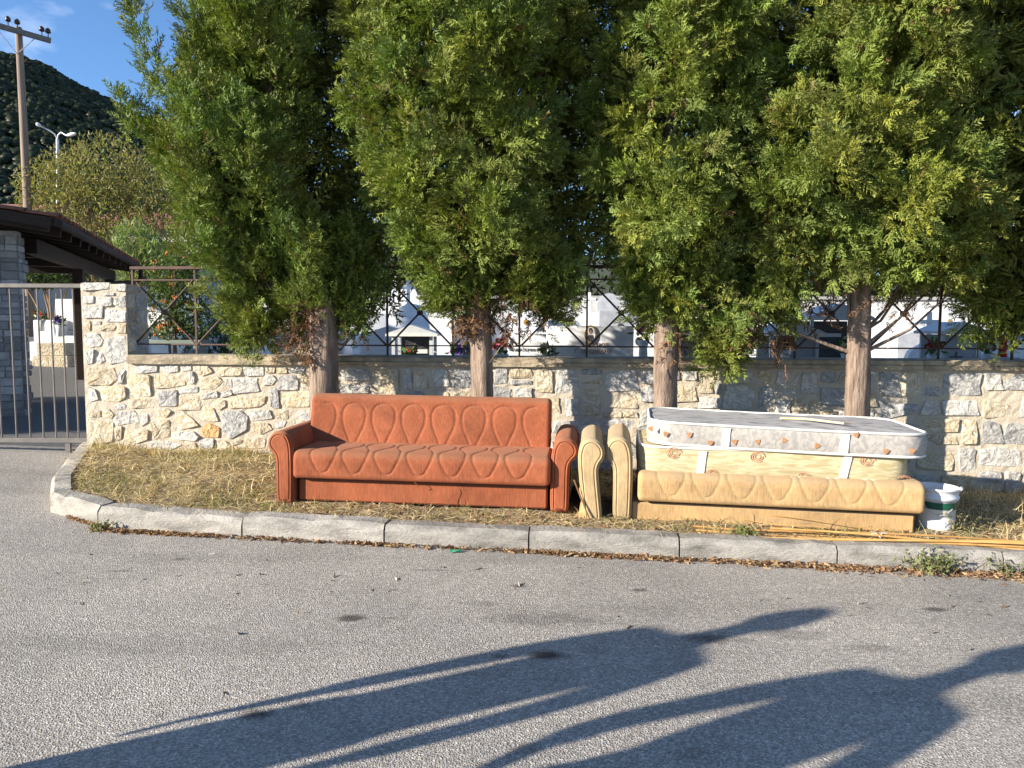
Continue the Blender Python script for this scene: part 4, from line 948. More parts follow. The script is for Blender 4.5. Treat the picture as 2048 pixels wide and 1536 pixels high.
for f in (-1.15, -.22, -.02, .52, .66):
    p = Vector(cen)+dv.normalized()*f-uo+Vector((0, 0, .07))
    mb = MB(); mb.lathe([(.012, 0), (.012, .10), (.055, .11), (.075, .14), (.05, .165), (.07, .18), (.045, .215), (.02, .24), (.001, .245)], 12, p); mb.build('insulator', M['ceramic'], up)
for sgn in (-.5, .35):
    q = Vector(cen)+dv.normalized()*sgn-uo-Vector((0, 0, .06)); mb = MB(); mb.tube([q, Vector((bx0.x-p0.x-.12 if 0 else top.x-p0.x, -.1, cen.z-p0.z-.55))], .012, 5); mb.build('brace', M['galv'], up)
# street lamp
Yl = 34.0; l0 = gpt(118, Yl); top = at(115, 278, Yl)
sl = thing('street_lamp', 'grey double armed street lamp standing beyond the yellowing bush', 'street lamp', l0); lo = Vector(l0)
mb = MB(); mb.tube([(0, 0, -.2), Vector((top.x, Yl, top.z))-lo], [.11, .06], 10); mb.build('pole', M['galv'], sl)
for (xe, ye, xh, yh, hd) in ((82, 253, 72, 246, -1), (133, 271, 152, 267, 1)):
    a = Vector((top.x, Yl, top.z)); b_ = Vector(at(xe, ye, Yl-.2)); m1 = a.lerp(b_, .45)+Vector((-.0, 0, .22 if hd > 0 else .12)); c_ = Vector(at(xh, yh, Yl-.3))
    mb = MB(); mb.tube([a-lo, a.lerp(m1, .5)-lo+Vector((-hd*.05, 0, .03)), m1-lo, b_-lo], .034, 8); arm = mb.build('arm', M['galv'], sl)
    d = (c_-b_); mb = MB(); pts = [b_-lo+d*f for f in (0, .15, .5, .85, 1)]; mb.tube(pts, [.04, .06, .085, .07, .02], 10); mb.build('lamp_head', M['white_trim'], arm)

# hill with a wood on it
def ridge(X):  # height of the skyline at Y=330
    xs = [-420, -300, -229, -221, -208, -192, -176, -161, -130, -90, -40, 60, 400]
    ps = [(-400, 170), (-150, 135), (0, 117), (40, 121), (95, 141), (160, 176), (230, 206), (300, 238), (440, 300), (640, 400), (860, 480), (1300, 540), (2600, 600)]
    XX = [at(p[0], p[1], 330).x for p in ps]; ZZ = [at(p[0], p[1], 330).z for p in ps]
    return float(np.interp(X, XX, ZZ))
hx = [-420+i*8 for i in range(118)]; hyv = [70+i*10 for i in range(46)]
def hz(x, y):
    f = min(1, max(0, (y-75)/255)); k = f*f*(3-2*f)*.35+f*.65; xx = x*330/max(y, 200) if y < 330 else x
    base = zc(x, y)-.5
    h_ = ridge(x+(330-y)*-.12)*k
    if y > 330: h_ *= 1-.25*((y-330)/190)**2
    return max(base, h_+3*math.sin(x*.05+y*.02)*k*(1-abs(f-.5)*1.2)) if y > 75 else base
M['hill'] = simple('scrub_covered_slope', (0.045, 0.055, 0.022), (0.07, 0.065, 0.035), .08, 1.0)
sheet('hill', hx, hyv, hz, M['hill'])
ico_v = None
def ico(sub=True):
    t = (1+5**.5)/2; v = [(-1, t, 0), (1, t, 0), (-1, -t, 0), (1, -t, 0), (0, -1, t), (0, 1, t), (0, -1, -t), (0, 1, -t), (t, 0, -1), (t, 0, 1), (-t, 0, -1), (-t, 0, 1)]
    f = [(0, 11, 5), (0, 5, 1), (0, 1, 7), (0, 7, 10), (0, 10, 11), (1, 5, 9), (5, 11, 4), (11, 10, 2), (10, 7, 6), (7, 1, 8), (3, 9, 4), (3, 4, 2), (3, 2, 6), (3, 6, 8), (3, 8, 9), (4, 9, 5), (2, 4, 11), (6, 2, 10), (8, 6, 7), (9, 8, 1)]
    v = [np.array(p)/np.linalg.norm(p) for p in v]; cache = {}; nf = []
    if not sub: return np.array(v), np.array(f)
    def mid(a, b):
        k = (min(a, b), max(a, b))
        if k not in cache: m = v[a]+v[b]; v.append(m/np.linalg.norm(m)); cache[k] = len(v)-1
        return cache[k]
    for a, b, c in f:
        x, y, z = mid(a, b), mid(b, c), mid(c, a); nf += [(a, x, z), (b, y, x), (c, z, y), (x, y, z)]
    return np.array(v), np.array(nf)
IV, IF_ = ico(False)
r = np.random.default_rng(5); VV = []; FF = []; CCc = []; nb = 0
for i in range(6200):
    y = 95+r.random()**.8*250; u = r.uniform(-.80, -.42); x = u*y
    z = hz(x, y)
    if z < zc(x, y)+.4: continue
    s = r.uniform(.7, 1.7)*(1.1 if y > 200 else .8)
    v = IV*(1+r.normal(0, .16, (len(IV), 1)))*np.array([s*r.uniform(.9, 1.4), s*r.uniform(.9, 1.4), s*r.uniform(.7, 1.25)])+np.array([x, y, z+s*.35])
    VV.append(v); FF.append(IF_+nb*len(IV)); nb += 1
    CCc.append(np.repeat((np.array([.028, .040, .014])*r.uniform(.5, 1.35)*np.array([r.uniform(.8, 1.3), 1, r.uniform(.8, 1.2)]))[None], len(IV), 0)*r.uniform(.75, 1.25, (len(IV), 1)))
fo_ = tag(link('hill_forest', np_mesh('hill_forest', np.concatenate(VV), np.concatenate(FF), True, np.concatenate(CCc)), M['leaf2']), kind='stuff')
tag(fo_, 'dense dark scrub forest covering the far hillside', 'forest')

# ------------------------------------------------------------------ graves behind the fence
def text_mesh(s, size, name='lettering', bold=False):
    cu = bpy.data.curves.new(name, 'FONT'); cu.body = s; cu.size = size; cu.extrude = .002; cu.align_x = 'CENTER'; cu.resolution_u = 2
    o = bpy.data.objects.new(name, cu); COL.objects.link(o)
    dg = bpy.context.evaluated_depsgraph_get(); me = bpy.data.meshes.new_from_object(o.evaluated_get(dg)); bpy.data.objects.remove(o); bpy.data.curves.remove(cu)
    me.name = name; return me
def cross_mb(mb, c, h, w, th, d):
    mb.box((c[0], c[1], c[2]+h/2), (th, d, h), 0, .006); mb.box((c[0], c[1]-.002, c[2]+h*.66), (w, d+.006, th), 0, .006)
GROUP = 'marble graves behind the fence'
def grave(x, Y, w, h, kind, label, ybase=None, mat='marble', cross=True, lamp=False, group=GROUP):
    X = at(x, 650, Y).x; z = zc(X, Y)
    t = thing('grave', label, 'grave', (X, Y, z), group=group)
    MB().box((0, .95, .17), (w*.95, 2.0, .44), 0, .015).build('tomb_slab', M[mat], t)
    MB().box((0, -.02, .22), (w*1.08, .34, .54), 0, .015).build('plinth', M[mat], t)
    hh = h-.49; z0 = .49
    if kind == 'slab': pl_ = [(-w/2, 0), (w/2, 0), (w/2, hh), (-w/2, hh)]
    elif kind == 'arch': pl_ = [(-w/2, 0), (w/2, 0), (w/2, hh*.72)]+[(w/2*math.cos(a), hh*.72+hh*.28*math.sin(a)) for a in [math.pi*i/8 for i in range(1, 8)]]+[(-w/2, hh*.72)]
    elif kind == 'peak': pl_ = [(-w/2, 0), (w/2, 0), (w/2, hh*.82), (0, hh), (-w/2, hh*.82)]
    else: pl_ = [(-w/2, 0), (w/2, 0), (w*.42, hh*.7), (w*.3, hh*.95), (0, hh), (-w*.35, hh*.8), (-w*.45, hh*.55)]
    mb = MB(); mb.prism([(a, z0+b_) for a, b_ in pl_], -.06, .06); mb.build('headstone', M[mat], t)
    rg = random.Random(int(x*13+Y*7))
    if group and rg.random() < .6: MB().box((rg.uniform(-.1, .1)*w, -.064, z0+hh*.42), (w*.5, .016, hh*.28)).build('inscription_panel', M[rg.choice(['granite', 'marble_grey', 'marble_grey'])], t)
    if group and rg.random() < .55: MB().prism([(.05*math.cos(a), z0+hh*.72+.065*math.sin(a)) for a in [math.pi*i/6 for i in range(12)]], -.075, -.058).build('portrait_plate', M[rg.choice(['gold', 'whitish', 'granite'])], t)
    if group and rg.random() < .5: MB().box((rg.choice([-.35, .35])*w, -.22, .62), (.12, .12, .26), 0, .01).build('lantern_box', M[rg.choice(['granite', 'alu', 'gold'])], t)
    if cross:
        mb = MB(); cross_mb(mb, (0, 0, h-.01), .42, .26, .06, .05); mb.build('cross', M[mat], t)
    return t
def bouquet(x, y, Y, cols, r0, label, vase=True, vh=.22):
    p = at(x, y, Y); zbase = p.z-r0-vh
    t = thing('flower_bouquet', label, 'flowers', (p.x, Y, zbase)); rr2 = random.Random(int(x*7))
    MB().lathe([(.03, 0), (.055, .01), (.05, vh*.6), (.075, vh), (.06, vh), (.001, vh*.9)], 14).build('vase', M['marble'], t)
    lv = leaves_mesh('greenery', [((0, 0, vh+r0*.8), (r0, r0, r0*.8))], 60, np.random.default_rng(int(x)), .09, (.06, .12, .03)); link('greenery', lv, M['leaf2'], t)
    for i in range(13):
        a = rr2.uniform(0, 6.28); e = rr2.uniform(-.2, 1.4); q = Vector((math.cos(a)*math.cos(e), math.sin(a)*math.cos(e), math.sin(e)))*r0*rr2.uniform(.7, 1.0)
        s = r0*rr2.uniform(.24, .38); V = []; Fs = []
        for ring in range(3):
            for k in range(6):
                an = k*math.pi/3+ring*.5; ra_ = s*(1.0-.3*ring); b0 = len(V)
                V += [(0, 0, -.2*s+ring*.15*s), (ra_*math.cos(an-.5), ra_*math.sin(an-.5), ring*.3*s), (ra_*1.15*math.cos(an), ra_*1.15*math.sin(an), .15*s+ring*.35*s), (ra_*math.cos(an+.5), ra_*math.sin(an+.5), ring*.3*s)]
                Fs.append((b0, b0+1, b0+2, b0+3))
        Mr = q.normalized().to_track_quat('Z', 'Y').to_matrix()
        mb = MB().add([Mr @ Vector(v) for v in V], Fs); mb.build('bloom', M['fl_'+rr2.choice(cols)], t, loc=q+Vector((0, 0, vh+r0*.8)))
    return t
def shrine(x, y_eave, w, Y, label, dark=True, rise=.16, yb=None, contents=True):
    p = at(x, y_eave, Y); z = zc(p.x, Y); h = p.z-z
    t = thing('grave_shrine', label, 'shrine', (p.x, Y, z), group='glazed aluminium shrines behind the fence')
    MB().box((0, .35, .2), (w*1.15, 1.3, .5), 0, .015).build('plinth', M['marble'], t)
    for sx in (-1, 1):
        for yy in (.02, .5): MB().box((sx*(w/2-.02), yy, (.45+h)/2), (.04, .04, h-.45)).build('corner_post', M['alu'], t)
    for yy in (.02, .5): MB().box((0, yy, .475), (w-.09, .034, .05)).build('bottom_rail', M['alu'], t)
    MB().box((0, .51, (.5+h)/2), (w-.1, .006, h-.52)).build('back_panel', M['granite' if dark else 'alu'], t)
    rf = MB(); rf.prism([(-w/2-.05, h), (w/2+.05, h), (w/2+.05, h+.035), (0, h+.035+rise), (-w/2-.05, h+.035)], -.05, .58); rfo = rf.build('roof', M['alu'], t)
    MB().box((0, -.055, h+.012), (w+.13, .02, .03)).build('eave_trim', M['white_trim'], rfo)
    if not dark:
        MB().box((0, .03, (.5+h)/2), (w-.1, .01, h-.54)).build('door_panel', M['marble_grey'], t)
        mb = MB(); cross_mb(mb, (-w*.1, .018, h-.42), .2, .16, .02, .012); mb.build('cross', M['letter_dark'], t)
    else:
        MB().box((0, .28, .52), (w-.12, .3, .03)).build('shelf', M['marble'], t)
        MB().box((0, .42, h-.2), (w*.55, .02, .05)).build('shelf', M['white_trim'], t)
    return t
# the near row: each thing where the photograph shows it
hs = grave(1181, 9.4, 1.06, 0, 'slab', 'x') if False else None
def big_stone(x0, x1, ytop, Y, label, mat='marble', top='slab'):
    a, b_ = at(x0, 680, Y).x, at(x1, 680, Y).x; X = (a+b_)/2; z = zc(X, Y); w = b_-a; h = zat(ytop, Y, (x0+x1)/2)-z
    return grave((x0+x1)/2, Y, w, h, top, label, mat=mat, cross=False, group=None), X, z
g1, gx, gz_ = big_stone(1098, 1266, 652, 9.3, 'wide white marble headstone with an oval gold framed portrait and carved name', top='arch' if False else 'slab')
def ell(n, rx, rz, cx=0, cz=0): return [(cx+rx*math.cos(2*math.pi*i/n), cz+rz*math.sin(2*math.pi*i/n)) for i in range(n)]
pc = at(1181, 669, 9.24); pcx, pcz = pc.x-gx, pc.z-gz_
rx_, rz_ = 12/F*9.24, 18.5/F*9.24
fr = MB().prism(ell(24, rx_, rz_, pcx, pcz), -.085, -.058).build('portrait_frame', M['gold'], g1)
MB().prism(ell(24, rx_*.78, rz_*.82, pcx, pcz), -.09, -.084).build('portrait_ground', M['whitish'], fr)
MB().prism([(pcx-rx_*.66, pcz-rz_*.45), (pcx-rx_*.2, pcz-rz_*.78), (pcx+rx_*.3, pcz-rz_*.74), (pcx+rx_*.62, pcz-rz_*.45), (pcx+rx_*.4, pcz-rz_*.05), (pcx-rx_*.3, pcz-rz_*.05)], -.092, -.089).build('portrait_coat', M['granite'], fr)
MB().prism(ell(14, rx_*.32, rz_*.30, pcx, pcz+rz_*.42), -.0925, -.0895).build('portrait_hair', M['hair'], fr)
MB().prism(ell(14, rx_*.25, rz_*.24, pcx, pcz+rz_*.30), -.0945, -.092).build('portrait_face', M['skin'], fr)
for s_, x_, y_, sz in (('ΝΑΤΙΟΣ', 1196, 695, .074), ('Γ. ΜΕΩΝΙΔΗΣ', 1187, 707, .074)):
    p = at(x_, y_, 9.235); link('lettering', text_mesh(s_, sz), M['letter'], g1, (p.x-gx, -.064, p.z-gz_), (math.pi/2, 0, 0))
g2, gx2, gz2 = big_stone(1027, 1092, 668, 9.0, 'white headstone with small dark lettering behind red flowers')
p = at(1050, 703, 8.93); link('lettering', text_mesh('ΑΙΚΑΤΕΡΙΝΗ', .05), M['letter_dark'], g2, (p.x-gx2, -.064, p.z-gz2), (math.pi/2, 0, 0))
shrine(824, 672, 82/F*9.0, 9.0, 'small glazed shrine with dark interior and shallow gable roof beside the second cypress', True, .10)
shrine(1392, 668, .62, 9.0, 'pale closed shrine marked with a dark cross beside the third cypress', False, .15)
shrine(1590, 670, .6, 9.1, 'pale shrine with a white gable above the mattresses', False, .15)
shrine(1680, 640, .75, 9.6, 'large shaded shrine with white gable behind the fourth cypress', True, .18)
shrine(1925, 668, .5, 9.3, 'narrow shrine with white trim beyond the fourth cypress', False, .12)
bouquet(1287, 662, 8.9, ['pink', 'pink', 'red', 'cream'], .11, 'pink bouquet in a white vase beside the wide marble headstone')
bouquet(1005, 690, 8.5, ['red', 'red', 'pink'], .10, 'red bouquet right of the pale peeling trunk')
bouquet(918, 700, 8.5, ['violet', 'pink', 'violet'], .10, 'violet and pink bouquet left of the pale peeling trunk')
bouquet(1095, 703, 8.5, ['cream', 'cream', 'white'], .11, 'cream bouquet in front of the wide marble headstone')
bouquet(1570, 684, 8.6, ['red', 'pink'], .09, 'red bouquet in front of the pale shrine above the mattresses')
bouquet(1695, 690, 8.6, ['white', 'cream'], .10, 'white bouquet close left of the bare reddish trunk')
bouquet(1868, 692, 8.6, ['red', 'pink', 'white'], .10, 'mixed red and white bouquet right of the bare reddish trunk')
bouquet(1975, 690, 8.6, ['pink', 'white'], .10, 'pink bouquet next to the red grave lantern')
bouquet(822, 706, 8.6, ['red'], .07, 'red flowers inside the dark shrine front', True)
lp = at(2005, 705, 8.55); rl = thing('grave_lantern', 'red grave lantern on the wall side beyond the fourth cypress', 'lantern', (lp.x, 8.55, lp.z-.05))
MB().lathe([(.001, 0), (.05, 0), (.05, .03), (.042, .04), (.042, .17), (.055, .18), (.03, .23), (.012, .25), (.001, .26)], 14).build('lantern_body', M['fl_red'], rl)
MB().lathe([(.045, .045), (.0455, .05), (.0455, .055), (.045, .06)], 14).build('ring', M['gold'], rl)
lpz = zc(lp.x, 8.55)
MB().box((0, .05, -(lp.z-.05-lpz)/2-.002), (.3, .3, lp.z-.05-lpz), 0, .01).build('pedestal', M['marble_grey'], rl)
# rows further back
gr = random.Random(4)
KL = {'slab': 'plain square topped white marble headstone in the crowded rows behind the fence', 'arch': 'round topped white marble headstone in the crowded rows behind the fence',
      'peak': 'gable topped white marble headstone in the crowded rows behind the fence', 'wave': 'uneven carved white marble headstone in the crowded rows behind the fence'}
for Y, hmin, hmax, stepx in ((10.9, 1.15, 1.5, 1.25), (13.2, 1.2, 1.6, 1.3), (15.8, 1.2, 1.7, 1.5), (18.8, 1.2, 1.8, 1.8), (22.5, 1.3, 1.9, 2.2)):
    x = at(640, 650, Y).x; xe = at(2080, 650, Y).x
    while x < xe:
        w = gr.uniform(.6, 1.0); k = gr.choice(['slab', 'arch', 'peak', 'wave']); m_ = gr.choices(['marble', 'marble_grey'], (.88, .12))[0]
        px = 1024+F*x/Y; cr = gr.random() < .55; lab = KL[k]
        if m_ == 'marble_grey': lab = lab.replace('white', 'grey')
        lab = lab.replace(' headstone', ' headstone'+(' with a cross' if cr else ' without a cross'))
        grave(px, Y, w, gr.uniform(hmin, hmax), k, lab, mat=m_, cross=cr, group=GROUP+' '+k+' '+m_+(' cross' if cr else ''))
        x += stepx*gr.uniform(.8, 1.25)
# graves seen through the gate and left of the first cypress
def block_grave(x0, x1, yt, yb, Y, label, mat='marble', d=1.6):
    a, b_ = at(x0, 650, Y).x, at(x1, 650, Y).x; X = (a+b_)/2; z1, z0 = zat(yt, Y, (x0+x1)/2), zc(X, Y)-.05
    t = thing('tomb', label, 'tomb', (X, Y, z0)); h = z1-z0
    MB().box((0, d/2, h*.25), (b_-a+.12, d+.1, h*.5), 0, .015).build('plinth', M[mat], t)
    MB().box((0, d/2, h*.75), (b_-a, d, h*.5), 0, .015).build('body', M[mat], t)
    return t, h
block_grave(112, 175, 598, 745, 15.5, 'tall white marble tomb seen through the right side of the gate')
block_grave(66, 108, 640, 700, 15.0, 'low white marble tomb seen between the gate bars beside the gatehouse pier')
block_grave(70, 130, 686, 705, 14.2, 'low yellowish stone border behind the gate bars', 'stone_cream', 1.0)
block_grave(95, 175, 672, 720, 14.6, 'white tomb with wreath seen through the gate')
block_grave(285, 330, 585, 700, 12.0, 'tall bluish white tomb between the pillar and the berry bush')
block_grave(300, 372, 672, 712, 9.6, 'low white tomb below the berry bush', d=1.0)
block_grave(400, 470, 640, 712, 11.0, 'white tomb behind the narrow leaved shrub')
block_grave(540, 622, 676, 712, 9.6, 'cream stone tomb left of the first cypress trunk', 'stone_cream', 1.0)
bouquet(82, 628, 14.6, ['red', 'white'], .12, 'red and white flowers on the tomb beside the gatehouse pier')
bouquet(118, 640, 14.2, ['violet'], .10, 'violet flowers on the tombs behind the gate')
bouquet(296, 668, 10.6, ['violet', 'cream'], .10, 'violet bouquet behind the first fence panel')
t_bench = thing('grave_bench', 'grey green bench behind the first fence panel', 'bench', (at(330, 650, 8.5).x, 8.5, zc(at(330, 650, 8.5).x, 8.5)))
bz = t_bench.location.z; zt_ = zat(684, 8.5, 330)-bz
M['bench'] = simple('grey_green_paint', (0.20, 0.24, 0.20), (0.15, 0.18, 0.15), 8, .7)
MB().box((0, 0, zt_), (.95, .3, .05), 0, .006).build('seat', M['bench'], t_bench)
MB().box((0, .17, zt_+.13), (.95, .03, .07), 0, .006).build('backrest', M['bench'], t_bench)
for sx in (-.4, .4):
    MB().box((sx, 0, zt_/2-.03), (.06, .26, zt_-.02)).build('leg', M['bench'], t_bench); MB().box((sx, .17, zt_+.05), (.04, .02, .2)).build('back_support', M['bench'], t_bench)

# ------------------------------------------------------------------ sofas
L0 = verge(590, 1004); R0 = verge(1101, 1029)
SW = (R0-L0).length-.01; PQ = SW/7.9                              # seat width and quilting period
def smooth(pts, n): 
    pts = np.array(pts); t = np.linspace(0, 1, len(pts)); tt = np.linspace(0, 1, n)
    # Catmull-Rom through the points
    out = []
    for q in tt:
        f = q*(len(pts)-1); i = min(int(f), len(pts)-2); f -= i
        p0, p1, p2, p3 = pts[max(i-1, 0)], pts[i], pts[i+1], pts[min(i+2, len(pts)-1)]
        out.append(.5*((2*p1)+(-p0+p2)*f+(2*p0-5*p1+4*p2-p3)*f*f+(-p0+3*p1-3*p2+p3)*f**3))
    return np.array(out)
def groove_field(X, T, curves, depth, width):
    pts = np.concatenate(curves); d = np.full(X.shape, 9.0)
    for i in range(0, len(pts), 40):
        p = pts[i:i+40]; dd = np.sqrt((X[..., None]-p[:, 0])**2+(T[..., None]-p[:, 1])**2).min(-1); d = np.minimum(d, dd)
    return -depth*np.exp(-(d/width)**2)+.0022*(1-np.exp(-(d/.04)**2))
def swept(prof, W_, curves, tq, rend, depth=.0085, width=.0065, nx=200, name='cushion'):
    """closed profile (y, z) swept along x; tq gives the quilting coordinate of each profile point (nan: none)"""
    prof = np.array(prof); m = len(prof); tq = np.array(tq)
    xs = np.concatenate([[-W_/2, -W_/2+.006, -W_/2+.015], np.linspace(-W_/2+.03, W_/2-.03, nx), [W_/2-.015, W_/2-.006, W_/2]])
    nxt = np.roll(prof, -1, 0); prv = np.roll(prof, 1, 0); tg = nxt-prv; tg /= np.linalg.norm(tg, axis=1, keepdims=True)+1e-9
    nor = np.stack([-tg[:, 1], tg[:, 0]], 1)
    cen = prof.mean(0)
    if ((prof-cen)*nor).sum() < 0: nor = -nor
    G, Tm = np.meshgrid(xs, np.nan_to_num(tq, nan=-9), indexing='ij')
    disp = groove_field(G, Tm, curves, depth, width); disp[:, np.isnan(tq)] = 0
    e = np.abs(np.abs(xs)-W_/2); ins = np.where(e < rend, rend-np.sqrt(np.clip(rend**2-(rend-e)**2, 0, None)), 0)
    disp = disp*np.clip(e/.03, 0, 1)[:, None]-ins[:, None]
    Y = prof[None, :, 0]+nor[None, :, 0]*disp; Z = prof[None, :, 1]+nor[None, :, 1]*disp
    V = np.stack([np.repeat(xs[:, None], m, 1), Y, Z], 2).reshape(-1, 3); n = len(xs)
    i, j = np.meshgrid(np.arange(n-1), np.arange(m), indexing='ij'); a = i*m+j; b = i*m+(j+1) % m
    Q = np.stack([a, b, b+m, a+m], 2).reshape(-1, 4)
    k = len(V); V = np.concatenate([V, [[xs[0], cen[0], cen[1]], [xs[-1], cen[0], cen[1]]]])
    c0 = np.stack([np.full(m, k), np.roll(np.arange(m), -1), np.arange(m), np.arange(m)], 1)
    me = bpy.data.meshes.new(name)
    faces = Q[:, ::-1].tolist()+[[k, int(j), int((j+1) % m)] for j in range(m)]+[[k+1, int((n-1)*m+(j+1) % m), int((n-1)*m+j)] for j in range(m)]
    me.from_pydata(V.tolist(), [], faces); me.polygons.foreach_set('use_smooth', [True]*len(faces)); me.update(); return me
# seat: profile from the crease forward, over the front edge and down
def seat_mesh(gd=.0085):
    z1, z0, yf, yb = .40, .195, -.03, .47
    top = [(yb-.0, z1-.01)]+[(yb-.012*i, z1+.0) for i in range(1, 34)]
    arc = []; r0 = .075; y_ = yf+r0
    top = [(yb-(yb-y_)*i/46, z1-.012*(1-min(1, i/4))) for i in range(47)]
    arc = [(y_-r0*math.sin(a), z1-r0+r0*math.cos(a)) for a in [math.pi/2*i/16 for i in range(1, 17)]]
    fr = [(yf, z1-r0-(z1-r0-z0-.03)*i/16) for i in range(1, 17)]
    ro_ = [(yf+.03-.03*math.cos(a), z0+.03-.03*math.sin(a)) for a in [math.pi/2*i/5 for i in range(1, 6)]]
    bt = [(yf+.03+(yb-yf-.03)*i/6, z0) for i in range(1, 7)]; bk = [(yb, z0+(z1-.03-z0)*i/4) for i in range(1, 4)]
    prof = top+arc+fr+ro_+bt+bk
    s = [0.0]
    for a, b in zip(prof[:-1], prof[1:]): s.append(s[-1]+math.dist(a, b))
    nq = len(top)+len(arc)+len(fr)
    tq = [s[i] if i < nq else float('nan') for i in range(len(prof))]
    Q = s[nq-1]; C = []
    w_pts = smooth([(0, PQ/2-.022), (.05, PQ/2-.03), (.13, .030), (.20, .018), (.27, .032), (.36, .070), (.44, .092), (.50, .090), (.55, .070), (Q-.035, .036), (Q-.018, 0)], 90)
    for k in range(7):
        c = (k-3)*PQ
        C.append(np.stack([c-w_pts[:, 1], w_pts[:, 0]], 1)); C.append(np.stack([c+w_pts[:, 1], w_pts[:, 0]], 1))
    return swept(prof, SW, C, tq, .03, depth=gd, name='seat')
def back_mesh():
    H = .335; th = .14; lean = .20
    fr = [(0, H*i/60) for i in range(61)]
    r0 = .05; ar = [(r0-r0*math.cos(a), H+r0*math.sin(a)) for a in [math.pi/2*i/10 for i in range(1, 11)]]
    tp = [(r0+(th-2*r0)*i/4, H+r0) for i in range(1, 5)]; ar2 = [(th-r0+r0*math.sin(a), H+r0*math.cos(a)) for a in [math.pi/2*i/6 for i in range(1, 7)]]
    bk = [(th, H*(1-i/8)) for i in range(1, 9)]; bt = [(th*(1-i/4), 0) for i in range(1, 4)]
    prof = [(y+z*lean, z) for y, z in fr+ar+tp+ar2+bk+bt]
    s = [math.dist((0, 0), (0, f[1])) for f in fr]+[H+r0*math.pi/2*i/10 for i in range(1, 11)]
    tq = s+[float('nan')]*(len(prof)-len(s)); C = []
    w_pts = smooth([(0, .022), (.035, .030), (.088, .054), (.15, .081), (.214, .092), (.262, .088), (.298, .068), (.318, .035), (.323, 0)], 80)
    for k in range(8):
        c = (k-3.5)*PQ
        if k > 0: C.append(np.stack([c-w_pts[:, 1], w_pts[:, 0]], 1))
        if k < 7: C.append(np.stack([c+w_pts[:, 1], w_pts[:, 0]], 1))
    return swept(prof, SW+.03, C, tq, .035, name='backrest')
SEAT = seat_mesh(); BACK = back_mesh()
def rot_sl(yaw): return (0, math.atan(TILT), yaw)
# rolled arm: outline of its front (outer side at -x), extruded back
ARM = smooth([(-.055, 0), (-.075, .03), (-.078, .12), (-.078, .25), (-.082, .33), (-.098, .37), (-.128, .405), (-.138, .45), (-.122, .495), (-.085, .527), (-.035, .535), (.012, .515), (.040, .465), (.052, .40), (.056, .28), (.055, .12), (.052, .03), (.045, 0)], 54)
def arm_parts(parent, mat, side, x, y0, length, h=1.0, piping=None):
    A = [(p[0]*(1 if side < 0 else -1), p[1]*h) for p in ARM]; 
    if side > 0: A = A[::-1]
    cx = sum(p[0] for p in A)/len(A); cz = sum(p[1] for p in A)/len(A); n = len(A)
    V = []; Fs = []; st = [(.012, 1.0-.10), (.003, 1-.03), (.0, 1.0)]
    stations = [(0.0, .93), (.006, .975), (.018, 1.0)]+[(length*f, 1.0) for f in (.1, .25, .4, .55, .7, .85, .96)]+[(length-.006, .98), (length, .93)]
    for yy, sc in stations:
        for a, b in A: V.append((x+cx+(a-cx)*sc, y0+yy, max(0.0, cz+(b-cz)*sc)))
    for i in range(len(stations)-1):
        for k in range(n): Fs.append((i*n+k, i*n+(k+1) % n, (i+1)*n+(k+1) % n, (i+1)*n+k))
    L = (len(stations)-1)*n
    arm = MB().add(V, Fs, True).add(V[:n], [tuple(range(n-1, -1, -1))]).add(V[L:L+n], [tuple(range(n))]).build('armrest', mat, parent)
    # front panel, slightly domed, inside its piping
    V = []; Fs = []; rings = [(.80, -.001), (.76, -.010), (.6, -.013), (.3, -.014)]
    def insp(sc):
        out = []
        for i in range(n):
            p0, p1, p2 = Vector(A[i-1]), Vector(A[i]), Vector(A[(i+1) % n]); t = (p2-p0).normalized(); nn = Vector((-t.y, t.x))
            c_ = Vector((cx, cz)); nn = nn if area_pos else -nn
            out.append(p1+nn*sc)
        return out
    ar_ = sum(A[i][0]*A[(i+1) % n][1]-A[(i+1) % n][0]*A[i][1] for i in range(n)); area_pos = ar_ > 0
    pipe = insp(.020); pn = insp(.028); pn2 = insp(.036)
    for ring, d in ((pn, .002), (pn, -.006), (pn2, -.011)):
        for p in ring: V.append((x+p.x, y0+d, max(.004, p.y)))
    for i in range(2):
        for k in range(n): Fs.append((i*n+k, i*n+(k+1) % n, (i+1)*n+(k+1) % n, (i+1)*n+k))
    MB().add(V, Fs, True).add(V[2*n:], [tuple(range(n-1, -1, -1))]).build('front_panel', mat, arm)
    pts = [(x+p.x, y0-.004, max(.012, p.y)) for p in pipe]
    mb = MB(); mb.tube(pts+[pts[0]], .0075, 6, True, False); mb.build('piping', piping or mat, arm)
    return arm
c = (L0+R0)/2; yaw = math.atan2(R0.y-L0.y, R0.x-L0.x)
sofa = thing('sofa', 'worn rust orange sofa with quilted back and rolled arms on the dry grass', 'sofa', (c.x, c.y, vz(c.x, c.y)-.005), rot_sl(yaw))
link('seat', SEAT, M['velvet'], sofa, (0, -.035, 0))
bk = link('backrest', BACK, M['velvet'], sofa, (-.035, .385, .375))
MB().box((0, .40, .10), (SW-.04, .78, .16), 0, .012).build('base', M['velvet'], sofa)
mbp = MB()
arm_parts(sofa, M['velvet'], -1, -SW/2-.055, -.035, .80); arm_parts(sofa, M['velvet'], 1, SW/2+.055, -.005, .80)
# loose threads and straw on the cloth
for (x, z, L) in ((-.02, .19, .04), (.22, .16, .12)):
    pts = [(x+random.uniform(-.02, .02), -.045+.02*(z < .18), z-L*i/4+random.uniform(-.01, .01)) for i in range(5)]
    MB().tube(pts, .0022, 5).build('loose_thread', M['velvet'], sofa)
